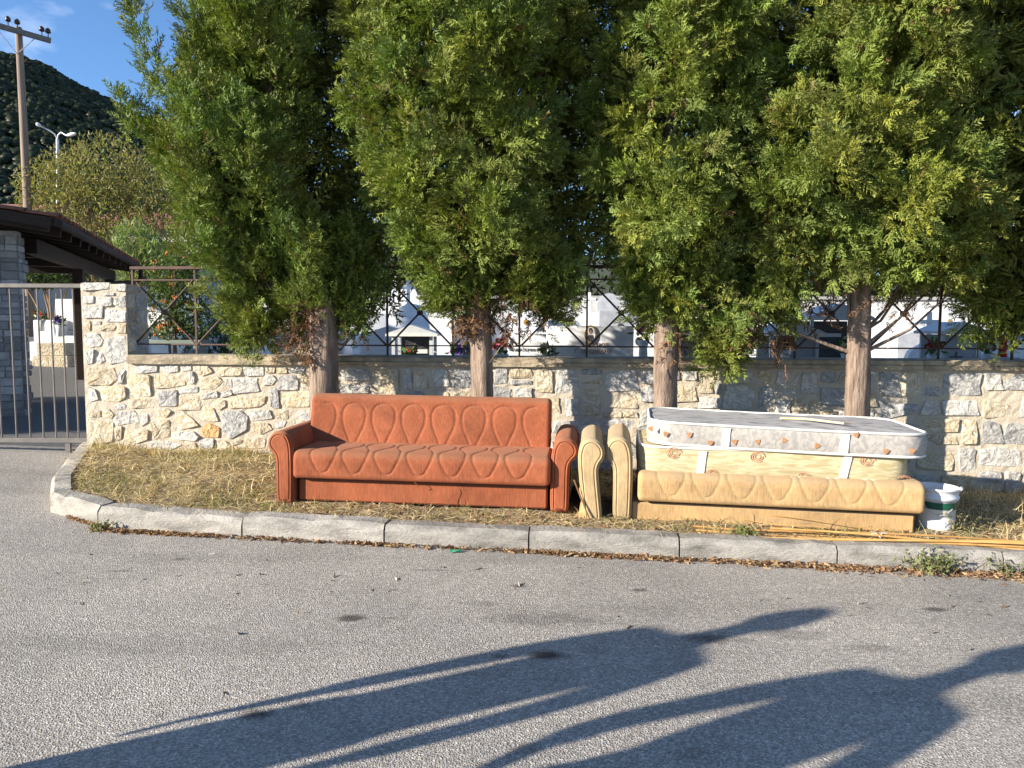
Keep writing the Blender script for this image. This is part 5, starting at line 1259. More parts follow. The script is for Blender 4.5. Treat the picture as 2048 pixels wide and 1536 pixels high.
# tan sofa base with its left arm
L1 = verge(1262, 1038); R1 = verge(1828, 1069); c1 = (L1+R1)/2; yaw1 = math.atan2(R1.y-L1.y, R1.x-L1.x)
W1 = (R1-L1).length
tan = thing('tan_sofa', 'tan quilted sofa without a backrest carrying two mattresses', 'sofa', (c1.x, c1.y, vz(c1.x, c1.y)-.005), rot_sl(yaw1))
ts = link('seat', seat_mesh(.0055), None, tan, (.04, -.035, -.045)); ts.data.materials.clear(); ts.data.materials.append(M['tan']); ts.scale = (W1/SW*1.0, 1, 1)
MB().box((0, .40, .065), (W1, .80, .128), 0, .012).build('base', M['tan'], tan)
MB().box((0, .50, .20), (W1-.1, .60, .06)).build('slat_frame', M['wood_raw'], tan)
arm_parts(tan, M['tan_pale'], -1, -W1/2-.052, -.03, .78, 1.10)
# the loose arm leaning beside it
La = verge(1195, 1047)
la = thing('loose_armrest', 'detached pale tan armrest leaning between the two sofas', 'armrest', (La.x-.03, c1.y+.09, vz(La.x, c1.y+.09)-.03), (0, R(-6)+0, yaw1+R(2)))
arm_parts(la, M['tan_pale'], 1, 0, 0, .78, 1.10)

# ------------------------------------------------------------------ mattresses
def mattress_mat(name, c1, c2, sc, stretch, mask_lo, mask_hi, bs):
    m, t, b = nodes(name); b.inputs['Roughness'].default_value = .85; b.inputs['Specular IOR Level'].default_value = .2
    v = coords(t, False, stretch); n = N(t, 'ShaderNodeTexNoise', Scale=sc, Detail=4, Roughness=.55, Distortion=.8); t.links.new(v, n.inputs['Vector'])
    cc = ramp(t, n.outputs[0], [(mask_lo, c1), (mask_hi, c2)]); t.links.new(cc, b.inputs['Base Color'])
    bump(t, b, n.outputs[0], bs, .012); return m
M['matt_top'] = mattress_mat('grey_quilted_ticking', (.40, .385, .375), (.17, .17, .19), 10, (.8, 3.0, 1), .54, .64, .5)
M['matt_side'] = mattress_mat('grey_patterned_ticking', (.385, .355, .315), (.285, .268, .248), 30, (1, 1, .8), .42, .6, .25)
M['matt_cream'] = mattress_mat('cream_striped_ticking', (.49, .425, .265), (.355, .29, .155), 16, (.55, 1, 3.2), .42, .62, .2)
M['leaf_print'] = simple('orange_leaf_print', (.38, .20, .095), (.31, .15, .065), 30, .8)
M['swirl_print'] = simple('red_brown_emblem_print', (.55, .26, .16), (.46, .20, .12), 30, .8)
def rrect(hx, hy, r, n=8):
    P = []
    for (sx, sy, a0) in ((1, 1, 0), (-1, 1, 90), (-1, -1, 180), (1, -1, 270)):
        for i in range(n+1): a = R(a0+90*i/n); P.append((sx*(hx-r)+r*math.cos(a), sy*(hy-r)+r*math.sin(a)))
    return P
def resample(P, m):
    P = [Vector(p) for p in P]; L = [0]
    for i in range(len(P)): L.append(L[-1]+(P[(i+1) % len(P)]-P[i]).length)
    out = []
    for k in range(m):
        s = L[-1]*k/m; i = max(j for j in range(len(P)) if L[j] <= s); f = (s-L[i])/max(1e-9, L[i+1]-L[i]); out.append(P[i].lerp(P[(i+1) % len(P)], f))
    return out
def mattress(label, loc, rot, lx, ly, h, top_m, side_m, bend, band_x, r=.10, sag=.0, name='mattress'):
    t = thing(name, label, 'mattress', loc, rot)
    O = resample(rrect(lx/2, ly/2, r), 120); B = lambda x, y: bend(x/(lx/2), y/(ly/2))
    n = len(O); rr2 = random.Random(h*1000+lx)
    V = []; Fs = []; prof = [(0, 0), (.006, .012), (.012, .03), (.014, h/2), (.012, h-.03), (.006, h-.012), (0, h)]
    for d, z in prof:
        for p in O:
            q = p+p.normalized()*d; V.append((q.x, q.y, z+B(q.x, q.y)+.004*math.sin(q.x*9+z*20)))
    for i in range(len(prof)-1):
        for k in range(n): Fs.append((i*n+k, i*n+(k+1) % n, (i+1)*n+(k+1) % n, (i+1)*n+k))
    MB().add(V, Fs, True).build('side_panel', side_m, t)
    for z, nm in ((h, 'top_panel'), (0, 'bottom_panel')):
        V = []; Fs = []; sc_ = [1, .97, .92, .84, .74, .62, .5, .36, .2]
        for s in sc_:
            for p in O:
                q = p*s; puff = .012*(1-s**6)+(.005*math.sin(q.x*22)*math.sin(q.y*20) if s < .98 else 0)
                V.append((q.x, q.y, z+B(q.x, q.y)+(puff if z else 0)))
        V.append((0, 0, z+B(0, 0)+(.012 if z else 0)))
        for i in range(len(sc_)-1):
            for k in range(n): Fs.append((i*n+k, i*n+(k+1) % n, (i+1)*n+(k+1) % n, (i+1)*n+k))
        for k in range(n): Fs.append(((len(sc_)-1)*n+k, (len(sc_)-1)*n+(k+1) % n, len(sc_)*n))
        if not z: Fs = [f[::-1] for f in Fs]
        MB().add(V, Fs, True).build(nm, top_m, t)
        pts = [(p.x*1.003, p.y*1.006, z+B(p.x, p.y)+(.002 if z else -.0)) for p in O]
        MB().tube(pts+[pts[0]], .0095, 7, True, False).build('piping', M['white_trim'], t)
    for (x, sl) in band_x:
        yy = -ly/2-.0165; w = .026
        V = [(x-w+sl*.5, yy, h-.012+B(x, yy)), (x+w+sl*.5, yy, h-.012+B(x, yy)), (x+w-sl*.5, yy, .012+B(x, yy)), (x-w-sl*.5, yy, .012+B(x, yy))]
        V += [(a, b+.006, c_) for a, b, c_ in V]
        MB().add(V, [(3, 2, 1, 0), (0, 1, 5, 4), (1, 2, 6, 5), (2, 3, 7, 6), (3, 0, 4, 7)]).build('white_band', M['white_trim'], t)
    return t, B
h1, h2 = .180, .148
zs = .36                                            # top of the tan seat above the verge
gz1_ = vz(c1.x, c1.y)
tdir = Vector((math.cos(yaw1), math.sin(yaw1), 0)); tin = Vector((-math.sin(yaw1), math.cos(yaw1), 0))
def col_on(px, off):                                # where the tan sofa's front line, moved back by off, passes that pixel column
    P = c1+tin*off; d = ray(px, 920); a = d.x/d.y; t = (P.x-a*P.y)/(a*tdir.y-tdir.x); q = P+tdir*t; return Vector((q.x, q.y, 0))
a_, b2 = col_on(1280, .0), col_on(1824, .0); lx2 = (b2-a_).length; mc2 = (a_+b2)/2+tin*.45
bend2 = lambda u, v: .006*math.sin(u*2.2)-.004*u
m2, B2 = mattress('cream striped mattress with white bands lying on the tan sofa', (mc2.x, mc2.y, gz1_+zs-.022), rot_sl(yaw1), lx2, .88, h1, M['matt_cream'], M['matt_cream'], bend2, [(-.265*lx2, .015), (.265*lx2, .03)], r=.13)
a_, b2 = col_on(1302, -.005), col_on(1864, -.005); lx1 = (b2-a_).length; mc1 = (a_+b2)/2+tin*.455
bend1 = lambda u, v: .006*u*u-.006*u
m1, B1 = mattress('grey leaf patterned mattress lying uppermost on the cream mattress', (mc1.x, mc1.y, gz1_+zs+h1-.022+.004), (0, math.atan(TILT+.010), yaw1-R(1.5)), lx1, .92, h2, M['matt_top'], M['matt_side'], bend1, [(-.22*lx1, .006), (.20*lx1, .006)], r=.17)
def leaf_decal(parent, x, z, s, B, h, ly, a=0.0, top=False):
    P = [(0, -1.0), (.45, -.55), (.75, .1), (.95, .75), (.3, .62), (0, .85), (-.35, .62), (-.95, .7), (-.75, .1), (-.45, -.55)]
    V = []
    for px_, pz_ in P:
        xx = x+s*(px_*math.cos(a)-pz_*math.sin(a)); zz = z+s*(px_*math.sin(a)+pz_*math.cos(a))
        V.append((xx, -ly/2-.0165, zz+B(xx, 0)))
    V += [(a_, b_+.004, c_) for a_, b_, c_ in V]; n = len(P)
    MB().add(V, [list(range(n))[::-1][::-1]]+[(i, (i+1) % n, n+(i+1) % n, n+i) for i in range(n)]).build('leaf_print', M['leaf_print'], parent)
rl_ = random.Random(3)
for x, z in ((-.80, .070), (-.64, .075), (-.50, .028), (-.34, .045), (-.19, .055), (-.02, .075), (.19, .05), (.43, .135), (.62, .035), (.78, .045), (-.9, .10)): leaf_decal(m1, x, z, .021, B1, h2, .92, rl_.uniform(-.5, .5))
for x, z in ((-.66, .15), (-.10, .14), (.60, .14)):
    for k, s in enumerate((.045, .032, .018)):
        pts = [(x+s*1.05*math.cos(a+k), -.44-.0165, z+s*.8*math.sin(a+k)+B2(x, 0)) for a in [i*.42 for i in range(14)]]
        MB().tube(pts, .0022, 4).build('emblem_print', M['swirl_print'], m2)
for x, z in ((-.40, .022), (.20, .022), (.84, .03)):
    for k, s in enumerate((.035, .02)):
        pts = [(x+s*1.05*math.cos(a), -.44-.0165, z+s*.5*math.sin(a)+B2(x, 0)) for a in [i*.35 for i in range(10)]]
        MB().tube(pts, .0022, 4).build('emblem_print', M['swirl_print'], m2)
# stick on top of the upper mattress
mt = m1.location.z+h2+.02
zt_s = m1.location.z+h2+.012
def on_top(x, y): d = ray(x, y); t = (zt_s-HC)/d.z; return Vector((d.x*t, d.y*t, zt_s))
a = on_top(1560, 840); b_ = on_top(1688, 850)
zz = lambda X: m1.location.z+h2+.0205-TILT*(X-m1.location.x)
st = thing('stick', 'thin pale stick lying across the top of the uppermost mattress', 'stick', (a.x, a.y, zz(a.x)))
mbs = MB(); mbs.tube([(0, 0, .004), ((b_.x-a.x)*.5, -.03, zz((a.x+b_.x)/2)-zz(a.x)+.006), (b_.x-a.x, b_.y-a.y, zz(b_.x)-zz(a.x)+.006)], [.009, .010, .008], 7); so_ = mbs.build('shaft', M['stick'], st)
mbs = MB(); mbs.tube([(b_.x-a.x-.0, b_.y-a.y, zz(b_.x)-zz(a.x)+.006), (b_.x-a.x+.05, b_.y-a.y-.004, zz(b_.x)-zz(a.x)+.005)], [.0075, .004], 6); mbs.build('tip', M['twig'], st)

# ------------------------------------------------------------------ bucket
bp = verge(1881, 1074); bp = Vector((bp.x+.07, bp.y+.20, 0))
bk_ = thing('bucket', 'scuffed white plastic bucket with a green band and paper patch', 'bucket', (bp.x, bp.y, vz(bp.x, bp.y)-.01), (0, R(1), 0))
MB().lathe([(.001, .004), (.108, .004), (.113, .0), (.116, .012), (.128, .21), (.137, .212), (.139, .235), (.131, .237), (.134, .272), (.143, .275), (.144, .288), (.134, .29), (.129, .276), (.122, .20), (.110, .012), (.001, .010)], 40).build('body', M['plastic_white'], bk_)
def arc_patch(r0, r1, z0, z1, a0, a1, n, name, mat, parent, th=.0025):
    V = []; Fs = []
    for i in range(n+1):
        a = a0+(a1-a0)*i/n
        for rr_, zz_ in ((r0, z0), (r1, z1)): V.append((rr_*math.cos(a), rr_*math.sin(a), zz_))
    for i in range(n): Fs.append((2*i, 2*i+2, 2*i+3, 2*i+1))
    b = len(V); V += [(x*(1-th/r0), y*(1-th/r0), z) for x, y, z in V]
    for i in range(n): Fs += [(2*i, 2*i+1, b+2*i+1, b+2*i)] if i == 0 else []
    return MB().add(V, Fs, True).build(name, mat, parent)
rb_ = lambda z: .116+(z-.012)/.198*.012+.0016
arc_patch(rb_(.150), rb_(.197), .150, .197, R(-168), R(-25), 24, 'green_band', M['green_band'], bk_)
arc_patch(rb_(.015), rb_(.095), .015, .095, R(-100), R(-38), 12, 'white_patch', M['whitish'], bk_)  # off-white patch low on the front, just proud of the body
MB().tube([(-.128, -.05, .225), (-.135, -.06, .20), (-.10, -.105, .14), (-.045, -.135, .115), (.0, -.142, .135), (.03, -.145, .165)], .0028, 5).build('handle', M['galv'], bk_)
MB().tube([(.135, -.0, .22), (.15, -.01, .26), (.135, -.06, .293), (.10, -.105, .292)], .011, 6).build('torn_lid_strip', M['plastic_white'], bk_)

# ------------------------------------------------------------------ bamboo canes
def cane(x0, y0, x1, y1, r, lift, label, group='bamboo canes in front of the tan sofa'):
    a = verge(x0, y0); b_ = verge(x1, y1); a.z = vz(a.x, a.y)+r+lift[0]; b_.z = vz(b_.x, b_.y)+r+lift[1]
    t = thing('bamboo_cane', label, 'cane', a, group=group); L = (b_-a).length; pts = []; rads = []; n = int(L/.05); r = r*.78
    for i in range(n+1):
        f = i/n; p = a.lerp(b_, f); s = f*L; nd = abs((s/.27) % 1-.5) > .47; p.z += .012*math.sin(f*5+x0); p.y += .010*math.sin(f*4+y0)
        pts.append(p-a); rads.append(r*(1.18 if nd else 1.0)*(1-.25*f))
    MB().tube(pts, rads, 8).build('culm', M['cane'], t); return t
lab = 'long orange bamboo cane in the bundle in front of the tan sofa'
for (x0, y0, x1, y1, r, l) in ((1385, 1056, 2140, 1102, .0105, (0, .0)), (1392, 1062, 2200, 1110, .0115, (0, .0)), (1450, 1064, 2120, 1096, .010, (.018, .02)), (1462, 1072, 2180, 1106, .011, (0, .018)), (1540, 1068, 2250, 1114, .010, (.02, .0)), (1600, 1076, 2160, 1104, .0105, (.0, .03))):
    cane(x0, y0, x1, y1, r, l, lab)
cane(1400, 1040, 1790, 1075, .0035, (.06, .03), 'thin split bamboo sliver resting on the cane bundle', None)
cane(1480, 1052, 1660, 1070, .003, (.05, .03), 'short thin bamboo sliver across the cane bundle', None)
tw = thing('cable_tie', 'pale twisted tie around the bamboo canes', 'tie', (0, 0, 0)); q = verge(1755, 1080); tw.location = (q.x, q.y, vz(q.x, q.y))
MB().tube([(-.05, -.02, .045), (-.02, -.01, .050), (0, -.035, .03), (.0, -.03, .012), (.02, -.01, .048), (.06, .0, .045)], .004, 6).build('strap', M['white_trim'], tw)
# broken wood pieces by the loose armrest
for i, (x, y, dx, dz, w, lb) in enumerate(((1172, 1032, -.03, .20, .018, 'splintered plank leaning against the loose armrest'), (1163, 1038, .02, .10, .022, 'short broken wood block beside the loose armrest'), (1180, 1042, -.11, .27, .008, 'thin broken slat sticking out beside the loose armrest'))):
    p = verge(x, y); t = thing('wood_scrap', lb, 'wood', (p.x, p.y, vz(p.x, p.y)-.005))
    d = Vector((dx, .05, dz)); Mr = d.to_track_quat('Z', 'Y').to_matrix()
    mb = MB(); mb.box(d/2, (w*2, w*.9, d.length), M=Mr, ch=.003); mb.v = [(a+random.uniform(-.003, .003), b+random.uniform(-.003, .003), c_+random.uniform(-.006, .006)) for a, b, c_ in mb.v]; mb.build('board', M['wood_raw'], t)
    MB().box(d*.98, (w*1.2, w*.5, w*1.2), M=Mr).build('splinter', M['stick'], t)
p = verge(1153, 1015); t = thing('plastic_scrap', 'crumpled black plastic scrap between the sofas', 'litter', (p.x, p.y+.05, vz(p.x, p.y)))
V = [(random.uniform(-.06, .06), random.uniform(-.05, .05), random.uniform(0, .16)) for _ in range(14)]
MB().add(V, [(i, (i+3) % 14, (i+7) % 14) for i in range(14)]).build('sheet', M['black_plastic'], t)
p = on_slope(912, 1105, 0); t = thing('litter', 'small green wrapper lying in the gutter below the orange sofa', 'litter', (p.x, p.y, zr(p.x, p.y)+.002))
MB().add([(-.035, -.01, 0), (0, -.02, .012), (.03, -.005, .003), (.035, .015, .016), (-.01, .02, .008), (-.04, .012, .014)], [(0, 1, 4, 5), (1, 2, 3, 4)]).build('wrapper', M['litter_green'], t)

# ------------------------------------------------------------------ grass, weeds and litter
def blocked(x, y):
    for cc_, yw, hx_ in ((c, yaw, 1.17), (c1, yaw1, 1.10)):
        dx, dy_ = x-cc_.x, y-cc_.y; u_2 = dx*math.cos(yw)+dy_*math.sin(yw); v_2 = -dx*math.sin(yw)+dy_*math.cos(yw)
        if abs(u_2) < hx_ and 0.0 < v_2 < .80: return True
    return False
def blades(name, pts, r, lmin, lmax, w, tints, flat, label, kind='stuff', mat='straw', bend=.5):
    n = len(pts); P = np.array(pts); L = r.uniform(lmin, lmax, n)
    az = r.uniform(0, 2*math.pi, n); el = np.clip(r.normal(flat[0], flat[1], n), .03, 1.5)
    d1 = np.stack([np.cos(az)*np.cos(el), np.sin(az)*np.cos(el), np.sin(el)], 1); el2 = el-bend*r.uniform(.2, 1.2, n)
    d2 = np.stack([np.cos(az+r.normal(0, .3, n))*np.cos(el2), np.sin(az)*np.cos(el2), np.maximum(np.sin(el2), -.12)], 1)
    sd_ = np.stack([-np.sin(az), np.cos(az), r.normal(0, .3, n)], 1); W_ = (w*r.uniform(.6, 1.4, n))[:, None]
    a = P; b = P+d1*(L*.5)[:, None]; c_ = b+d2*(L*.5)[:, None]
    V = np.stack([a-sd_*W_, a+sd_*W_, b+sd_*W_*.8, b-sd_*W_*.8, c_+sd_*W_*.15, c_-sd_*W_*.15], 1).reshape(-1, 3)
    k = np.arange(n)*6; Q = np.concatenate([np.stack([k, k+1, k+2, k+3], 1), np.stack([k+3, k+2, k+4, k+5], 1)])
    ti = np.array(tints)[r.integers(0, len(tints), n)]*r.uniform(.7, 1.3, (n, 1))
    o = link(name, np_mesh(name, V, Q, False, np.repeat(ti, 6, 0)), M[mat]); return tag(o, label, 'grass', None, kind)
r = np.random.default_rng(77)
def scatter(n, dens):
    out = []
    while len(out) < n:
        x = r.uniform(-4.6, 6.0); y = r.uniform(4.2, 7.4)
        if y < vfront(max(x, poly_in[2].x))+.01 or y > wy(x)-.02 or x < vleft(y)+.02 or blocked(x, y): continue
        if r.random() > dens(x, y): continue
        out.append((x, y, vz(x, y)-.004))
    return out
patch = lambda x, y: .5+.5*math.sin(2.3*x+1.1*y)*math.sin(3.1*y-1.7*x+.6)
STR = [(.66, .54, .28), (.72, .60, .35), (.56, .43, .21), (.74, .64, .41), (.44, .32, .16)]
blades('dry_grass', scatter(34000, lambda x, y: .95 if x < -1.4 else (.5 if y < 5.6 else .35)), r, .05, .22, .0021, STR, (.13, .14), 'flattened dry straw coloured grass covering the verge')
blades('standing_dry_grass', scatter(6500, lambda x, y: .9 if (x < -1.3 and y > wy(x)-.45) or x > 3.2 else (.25 if x < -1.5 else .10)), r, .06, .17, .0021, STR, (.8, .35), 'upright dry grass tufts along the foot of the wall', bend=.8)
GRN = [(.21, .24, .07), (.26, .28, .09), (.16, .20, .06), (.34, .32, .12)]
blades('green_grass', scatter(9000, lambda x, y: (.9*patch(x, y)**2 if x < -1.6 else .25*patch(x, y))), r, .04, .11, .0021, GRN, (.5, .35), 'sparse green grass blades growing through the straw', mat='straw')
# cones, bark bits and needles
def chips(name, pts, r, smin, smax, tints, label):
    n = len(pts); P = np.array(pts); s = r.uniform(smin, smax, n); D = r.normal(size=(n, 3))*np.array([1, 1, .25]); Rm = frames(D, r)*s[:, None, None]
    T = np.array([[-.12, 0, -.5], [.12, .05, -.4], [.16, 0, .5], [-.1, .06, .42]])
    V = np.einsum('nij,vj->nvi', Rm, T)+P[:, None, :]; ti = np.array(tints)[r.integers(0, len(tints), n)]*r.uniform(.6, 1.3, (n, 1))
    o = link(name, np_mesh(name, V.reshape(-1, 3), np.arange(n*4).reshape(-1, 4), False, np.repeat(ti, 4, 0)), M['straw']); return tag(o, label, 'litter', None, 'stuff')
BR = [(.24, .13, .07), (.32, .19, .10), (.17, .10, .06), (.42, .29, .16)]
pts = scatter(11000, lambda x, y: .15 if x < -1.6 else .6); chips('needle_litter', [(a, b, c_+.008) for a, b, c_ in pts], r, .012, .045, BR, 'brown needle and bark litter over the verge soil')
pts = []
while len(pts) < 9000:
    x = r.uniform(-3.2, 5.5); f = float(np.interp(x, [-3.2, -1.5, 0, 1.2, 2.2, 3.4, 5.5], [.25, .35, .3, .5, .9, 1.5, 1.6])); d = abs(r.normal(0, .055*f)); y = kerb_at(1024).y+kdir.y/kdir.x*(x-kerb_at(1024).x)-.004-d if x > line[0].x else None
    if y is None: 
        y = float(np.interp(x, [outer[2].x, outer[3].x], [outer[2].y, outer[3].y]))-.004-d
    if r.random() > f*(.25+.75*max(0, math.sin(x*3.1)*math.sin(x*1.3+1)+.35)): continue
    pts.append((x, y, zr(x, y)+.004+max(0, .02-d*.2)*r.random()))
chips('gutter_litter', pts, r, .01, .05, BR+[(.40, .28, .15)], 'reddish brown needle litter lying in the gutter along the kerb')
def weed(x, y, onroad, n, L, tints, label):
    p = on_slope(x, y, 0) if onroad else verge(x, y); t = thing('weed', label, 'weed', (p.x, p.y, p.z)); rw = np.random.default_rng(int(x))
    P = rw.normal(0, [.05*L/.12, .03, 0], (n, 3)); P[:, 2] = 0
    az = rw.uniform(0, 6.28, n); el = rw.uniform(.35, 1.35, n); l = L*rw.uniform(.5, 1.2, n)
    d = np.stack([np.cos(az)*np.cos(el), np.sin(az)*np.cos(el)*.7, np.sin(el)], 1)
    st_ = MB()
    for i in range(0, n, 3): st_.tube([P[i], P[i]+d[i]*l[i]*.5, P[i]+d[i]*l[i]], [.0018, .0014, .0006], 4)
    st_.build('stem', M['twig'], t)
    LP = []; 
    for i in range(n):
        for f in rw.uniform(.2, 1.0, 6): LP.append(P[i]+d[i]*l[i]*f)
    LP = np.array(LP); k = len(LP); Rm = frames(rw.normal(size=(k, 3))+np.array([0, 0, .5]), rw)*rw.uniform(.012, .034, k)[:, None, None]
    T = np.array([[0, 0, 0], [.22, .05, .45], [0, 0, 1], [-.22, .05, .45]]); V = np.einsum('nij,vj->nvi', Rm, T)+LP[:, None, :]
    ti = np.array(tints)[rw.integers(0, len(tints), k)]*rw.uniform(.7, 1.3, (k, 1))
    link('foliage', np_mesh('foliage', V.reshape(-1, 3), np.arange(k*4).reshape(-1, 4), False, np.repeat(ti, 4, 0)), M['leaf2'], t); return t
weed(1872, 1146, True, 130, .15, [(.13, .17, .06), (.18, .21, .08), (.24, .24, .11)], 'bushy green weed growing at the kerb foot in front of the bucket')
weed(2022, 1150, True, 40, .15, [(.12, .15, .06), (.20, .20, .09)], 'spindly weed at the kerb foot beyond the bucket')
weed(203, 1060, True, 40, .07, [(.14, .16, .06), (.30, .24, .12)], 'small weed in the gutter at the kerb corner')
weed(150, 935, True, 45, .10, [(.30, .27, .11), (.42, .34, .16)], 'yellow grass tuft outside the kerb near the gate')
weed(1490, 1070, False, 30, .06, [(.14, .18, .06), (.20, .22, .08)], 'low green weed beneath the bamboo canes')
weed(1925, 1068, False, 26, .16, [(.20, .20, .09), (.34, .28, .14)], 'pale dry weed standing beside the bucket')

# scattered bits on the asphalt
pts = []
for _ in range(95):
    x = r.uniform(-3.5, 4.5); y = kerb_at(1024).y-.1-abs(r.normal(0, .9)); pts.append((x, y, zr(x, y)+.004))
chips('road_debris', pts, r, .012, .05, [(.10, .07, .05), (.20, .14, .09), (.45, .42, .36)], 'scattered leaf bits and twigs on the asphalt near the kerb')

# ------------------------------------------------------------------ two people standing left of the camera; their shadows lie on the road
def skin_body(name, joints, edges, mat, parent, sub=2, root=0):
    me = bpy.data.meshes.new(name); me.from_pydata([j[0] for j in joints], edges, []); o = bpy.data.objects.new(name, me); COL.objects.link(o)
    md = o.modifiers.new('skin', 'SKIN'); sk = me.skin_vertices[0].data if me.skin_vertices else None
    if sk is None:
        import bmesh as _b
        bm = _b.new(); bm.from_mesh(me); bm.verts.layers.skin.verify(); bm.to_mesh(me); bm.free(); sk = me.skin_vertices[0].data
    for i, j in enumerate(joints):
        rr_ = j[1]; sk[i].radius = rr_ if isinstance(rr_, tuple) else (rr_, rr_); sk[i].use_root = (i == root)
    md.use_smooth_shade = True; md.branch_smoothing = .4
    ss = o.modifiers.new('sub', 'SUBSURF'); ss.levels = sub; ss.render_levels = sub
    dg = bpy.context.evaluated_depsgraph_get(); me2 = bpy.data.meshes.new_from_object(o.evaluated_get(dg)); me2.name = name
    bpy.data.objects.remove(o); bpy.data.meshes.remove(me)
    return link(name, me2, mat, parent)
def person(label, loc, yaw, H, hands, shirt, trousers):
    k = H/1.75; t = thing('person', label, 'person', loc, (0, 0, yaw)); s = lambda *p: tuple(v*k for v in p)
    J = [(s(0, 0, .98), .13*k), (s(0, 0, 1.15), (.14*k, .10*k)), (s(0, 0, 1.34), (.16*k, .105*k)), (s(0, -.0, 1.45), .075*k), (s(0, -.01, 1.54), .055*k), (s(0, -.03, 1.60), (.072*k, .088*k)), (s(0, -.025, 1.68), (.075*k, .09*k)), (s(0, -.015, 1.735), (.05*k, .06*k))]
    E = [(i, i+1) for i in range(7)]
    def chain(start, pts):
        prev = start
        for p, r_ in pts: J.append((s(*p), r_*k if not isinstance(r_, tuple) else tuple(q*k for q in r_))); E.append((prev, len(J)-1)); prev = len(J)-1
        return prev
    for sx in (-1, 1):
        chain(0, [((sx*.10, 0, .90), .092), ((sx*.115, -.01, .70), .075), ((sx*.12, -.01, .50), .056), ((sx*.125, .015, .30), .052), ((sx*.13, .02, .10), .036), ((sx*.13, .015, .05), .04), ((sx*.145, -.10, .03), .036), ((sx*.155, -.17, .025), .024)])
        if hands == 'hang':
            w = chain(2, [((sx*.19, 0, 1.40), .062), ((sx*.24, .01, 1.20), .045), ((sx*.248, .0, 1.05), .038), ((sx*.25, -.03, .90), .032), ((sx*.25, -.045, .80), .025)])
            pc_, hd, fd = (sx*.25, -.055, .745), (sx*.03, -.02, -1), (0, 1, 0)
        else:
            w = chain(2, [((sx*.19, 0, 1.40), .062), ((sx*.265, .03, 1.22), .046), ((sx*.315, .05, 1.06), .040), ((sx*.295, -.01, .93), .034), ((sx*.24, -.06, .83), .026)])
            pc_, hd, fd = (sx*.235, -.08, .79), (-sx*.3, -.2, -.8), (0, 1, 0)
        pidx = chain(w, [(pc_, (.034, .018))])
        hd = Vector(hd).normalized(); side = Vector((0, -1, 0)); side = (side-hd*side.dot(hd)).normalized()
        for q, ln in ((-.026, .062), (-.009, .075), (.009, .070), (.025, .055)):
            b0 = Vector(pc_)+hd*.035+side*q; chain(pidx, [(tuple(b0), .0105), (tuple(b0+hd*ln*.5+Vector((-sx*.006, 0, 0))), .0092), (tuple(b0+hd*ln+Vector((-sx*.02, 0, 0))), .0075)])
        b0 = Vector(pc_)+side*.032; chain(pidx, [(tuple(b0+hd*.01), .012), (tuple(b0+side*.018+hd*.035), .010), (tuple(b0+side*.022+hd*.058), .0085)])
    skin_body('body', J, E, M['skin'], t)
    # clothes: the same joints, a little fuller
    JS = [(s(0, 0, .93), (.178*k, .125*k)), (s(0, 0, 1.15), (.195*k, .125*k)), (s(0, 0, 1.33), (.210*k, .128*k)), (s(0, 0, 1.455), .085*k)]; ES = [(0, 1), (1, 2), (2, 3)]
    if hands == 'hang': JS.append((s(0, 0, .60), (.195*k, .125*k))); ES.append((0, 4))
    for sx in (-1, 1):
        arms = [((sx*.19, 0, 1.40), .078), ((sx*.24, .01, 1.20), .060), ((sx*.25, .0, 1.05), .050), ((sx*.252, -.03, .88), .042)] if hands == 'hang' else [((sx*.19, 0, 1.40), .078), ((sx*.265, .03, 1.22), .064), ((sx*.315, .05, 1.06), .056), ((sx*.297, 0, .95), .050)]
        prev = 2
        for p, r_ in arms: JS.append((s(*p), r_*k)); ES.append((prev, len(JS)-1)); prev = len(JS)-1
    skin_body('shirt', JS, ES, M[shirt], t)
    JT = [(s(0, 0, .97), (.145*k, .112*k))]; ET = []
    for sx in (-1, 1):
        prev = 0
        for p, r_ in [((sx*.10, 0, .88), .106), ((sx*.115, -.01, .70), .088), ((sx*.12, -.01, .50), .070), ((sx*.125, .012, .30), .066), ((sx*.13, .015, .09), .058)]: JT.append((s(*p), r_*k)); ET.append((prev, len(JT)-1)); prev = len(JT)-1
    skin_body('trousers', JT, ET, M[trousers], t)
    for sx in (-1, 1):
        mb = MB(); V = []; n = 12
        for yy, w_, h_ in ((.07, .035, .07), (.04, .045, .085), (-.06, .046, .07), (-.14, .048, .05), (-.20, .03, .03)):
            for q in range(n):
                a = 2*math.pi*q/n; V.append(((sx*.14+w_*math.cos(a))*k, yy*k, max(0, (h_/2+h_/2*math.sin(a)))*k))
        mb.add(V, [(i*n+q, i*n+(q+1) % n, (i+1)*n+(q+1) % n, (i+1)*n+q) for i in range(4) for q in range(n)]+[tuple(range(n)), tuple(range(5*n-1, 4*n-1, -1))], True); mb.build('shoe', M['shoe'], t)
    V = []; Fs = []; n = 16
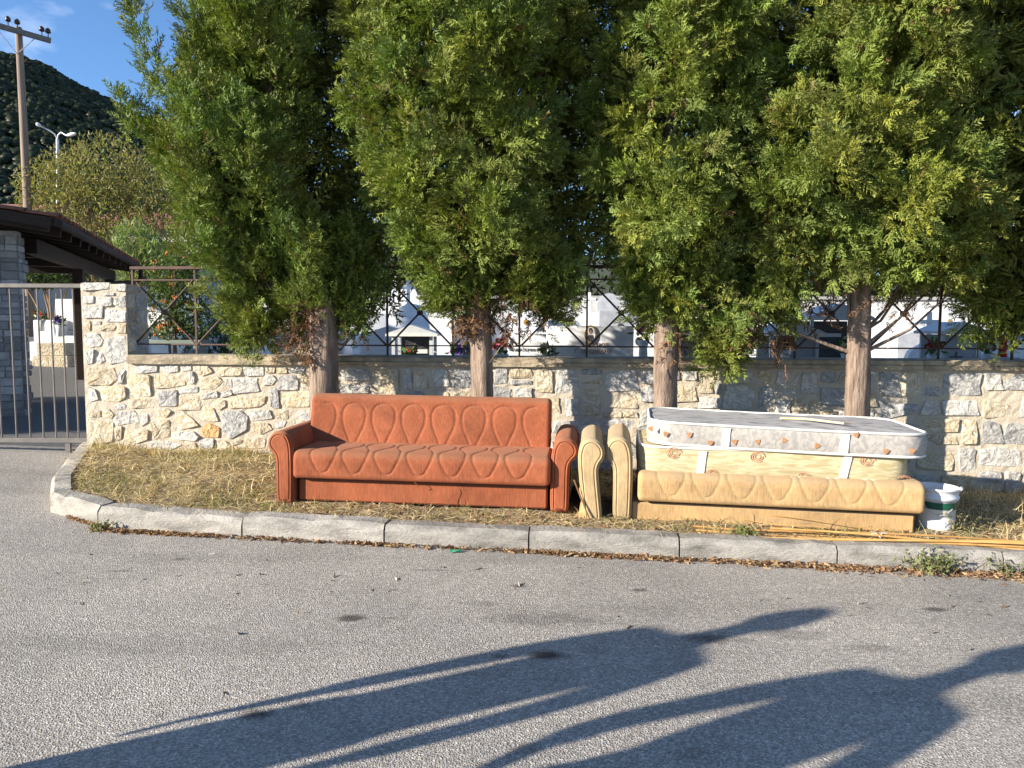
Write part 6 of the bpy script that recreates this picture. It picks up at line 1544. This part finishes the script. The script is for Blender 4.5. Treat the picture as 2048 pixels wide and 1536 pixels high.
    for i, el in enumerate([R(-25), R(0), R(20), R(40), R(60), R(80), R(90)]):
        for q in range(n):
            a = 2*math.pi*q/n; fy_ = -math.sin(a); e = el if fy_ < .35 or el > R(30) else R(32)
            V.append(((.092*math.cos(a)*math.cos(e))*k, (-.022-.108*-math.sin(a)*math.cos(e)*-1*-1)*k if 0 else (-.02+.106*math.sin(a)*math.cos(e))*k, (1.655+.118*math.sin(e))*k))
    Fs = [(i*n+q, i*n+(q+1) % n, (i+1)*n+(q+1) % n, (i+1)*n+q) for i in range(6) for q in range(n)]
    hair = MB().add(V, Fs, True).build('hair', M['hair'], t)
    for sx in (-1, 1):
        MB().lathe([(.001, -.010), (.009, -.006), (.011, 0), (.009, .006), (.001, .010)], 10, (sx*.032*k, -.112*k, 1.655*k)).build('eye', M['white_trim'], t)
        MB().box((sx*.087*k, -.015*k, 1.645*k), (.02*k, .04*k, .06*k), 0, .006).build('ear', M['skin'], t)
    MB().add([s(-.016, -.112, 1.615), s(.016, -.112, 1.615), s(0, -.142, 1.618), s(0, -.112, 1.665)], [(0, 1, 2), (0, 2, 3), (2, 1, 3), (0, 3, 1)], True).build('nose', M['skin'], t)
    MB().box(s(0, -.112, 1.585), s(.05, .012, .012), 0, .003).build('mouth', M['fl_pink'], t)
    return t
yawp = R(180)+math.atan2(0, 1)
HEAD1 = on_slope(1640, 1224, 0); TR = Vector((math.sin(SUN_AZ), math.cos(SUN_AZ)))
def foot_for(tip, H):
    te = math.tan(SUN_EL); L = H/te
    for _ in range(20):
        X = tip.x-TR.x*L; L = (zr(X, tip.y-TR.y*L)+H-tip.z)/te
    return tip.x-TR.x*L, tip.y-TR.y*L
x1_, y1_ = foot_for(HEAD1, 1.75)
person('person in a long blue top standing on the road with arms hanging', (x1_, y1_, zr(x1_, y1_)), R(116), 1.75, 'hang', 'cloth_blue', 'cloth_dark')
NECK2 = on_slope(1915, 1352, 0); x2_, y2_ = foot_for(NECK2, 1.52*1.04)
person('person in a grey top standing on the road with hands by the pockets', (x2_, y2_, zr(x2_, y2_)), R(118), 1.80, 'hips', 'cloth_grey', 'cloth_dark')
print('people at', x1_, y1_, x2_, y2_)
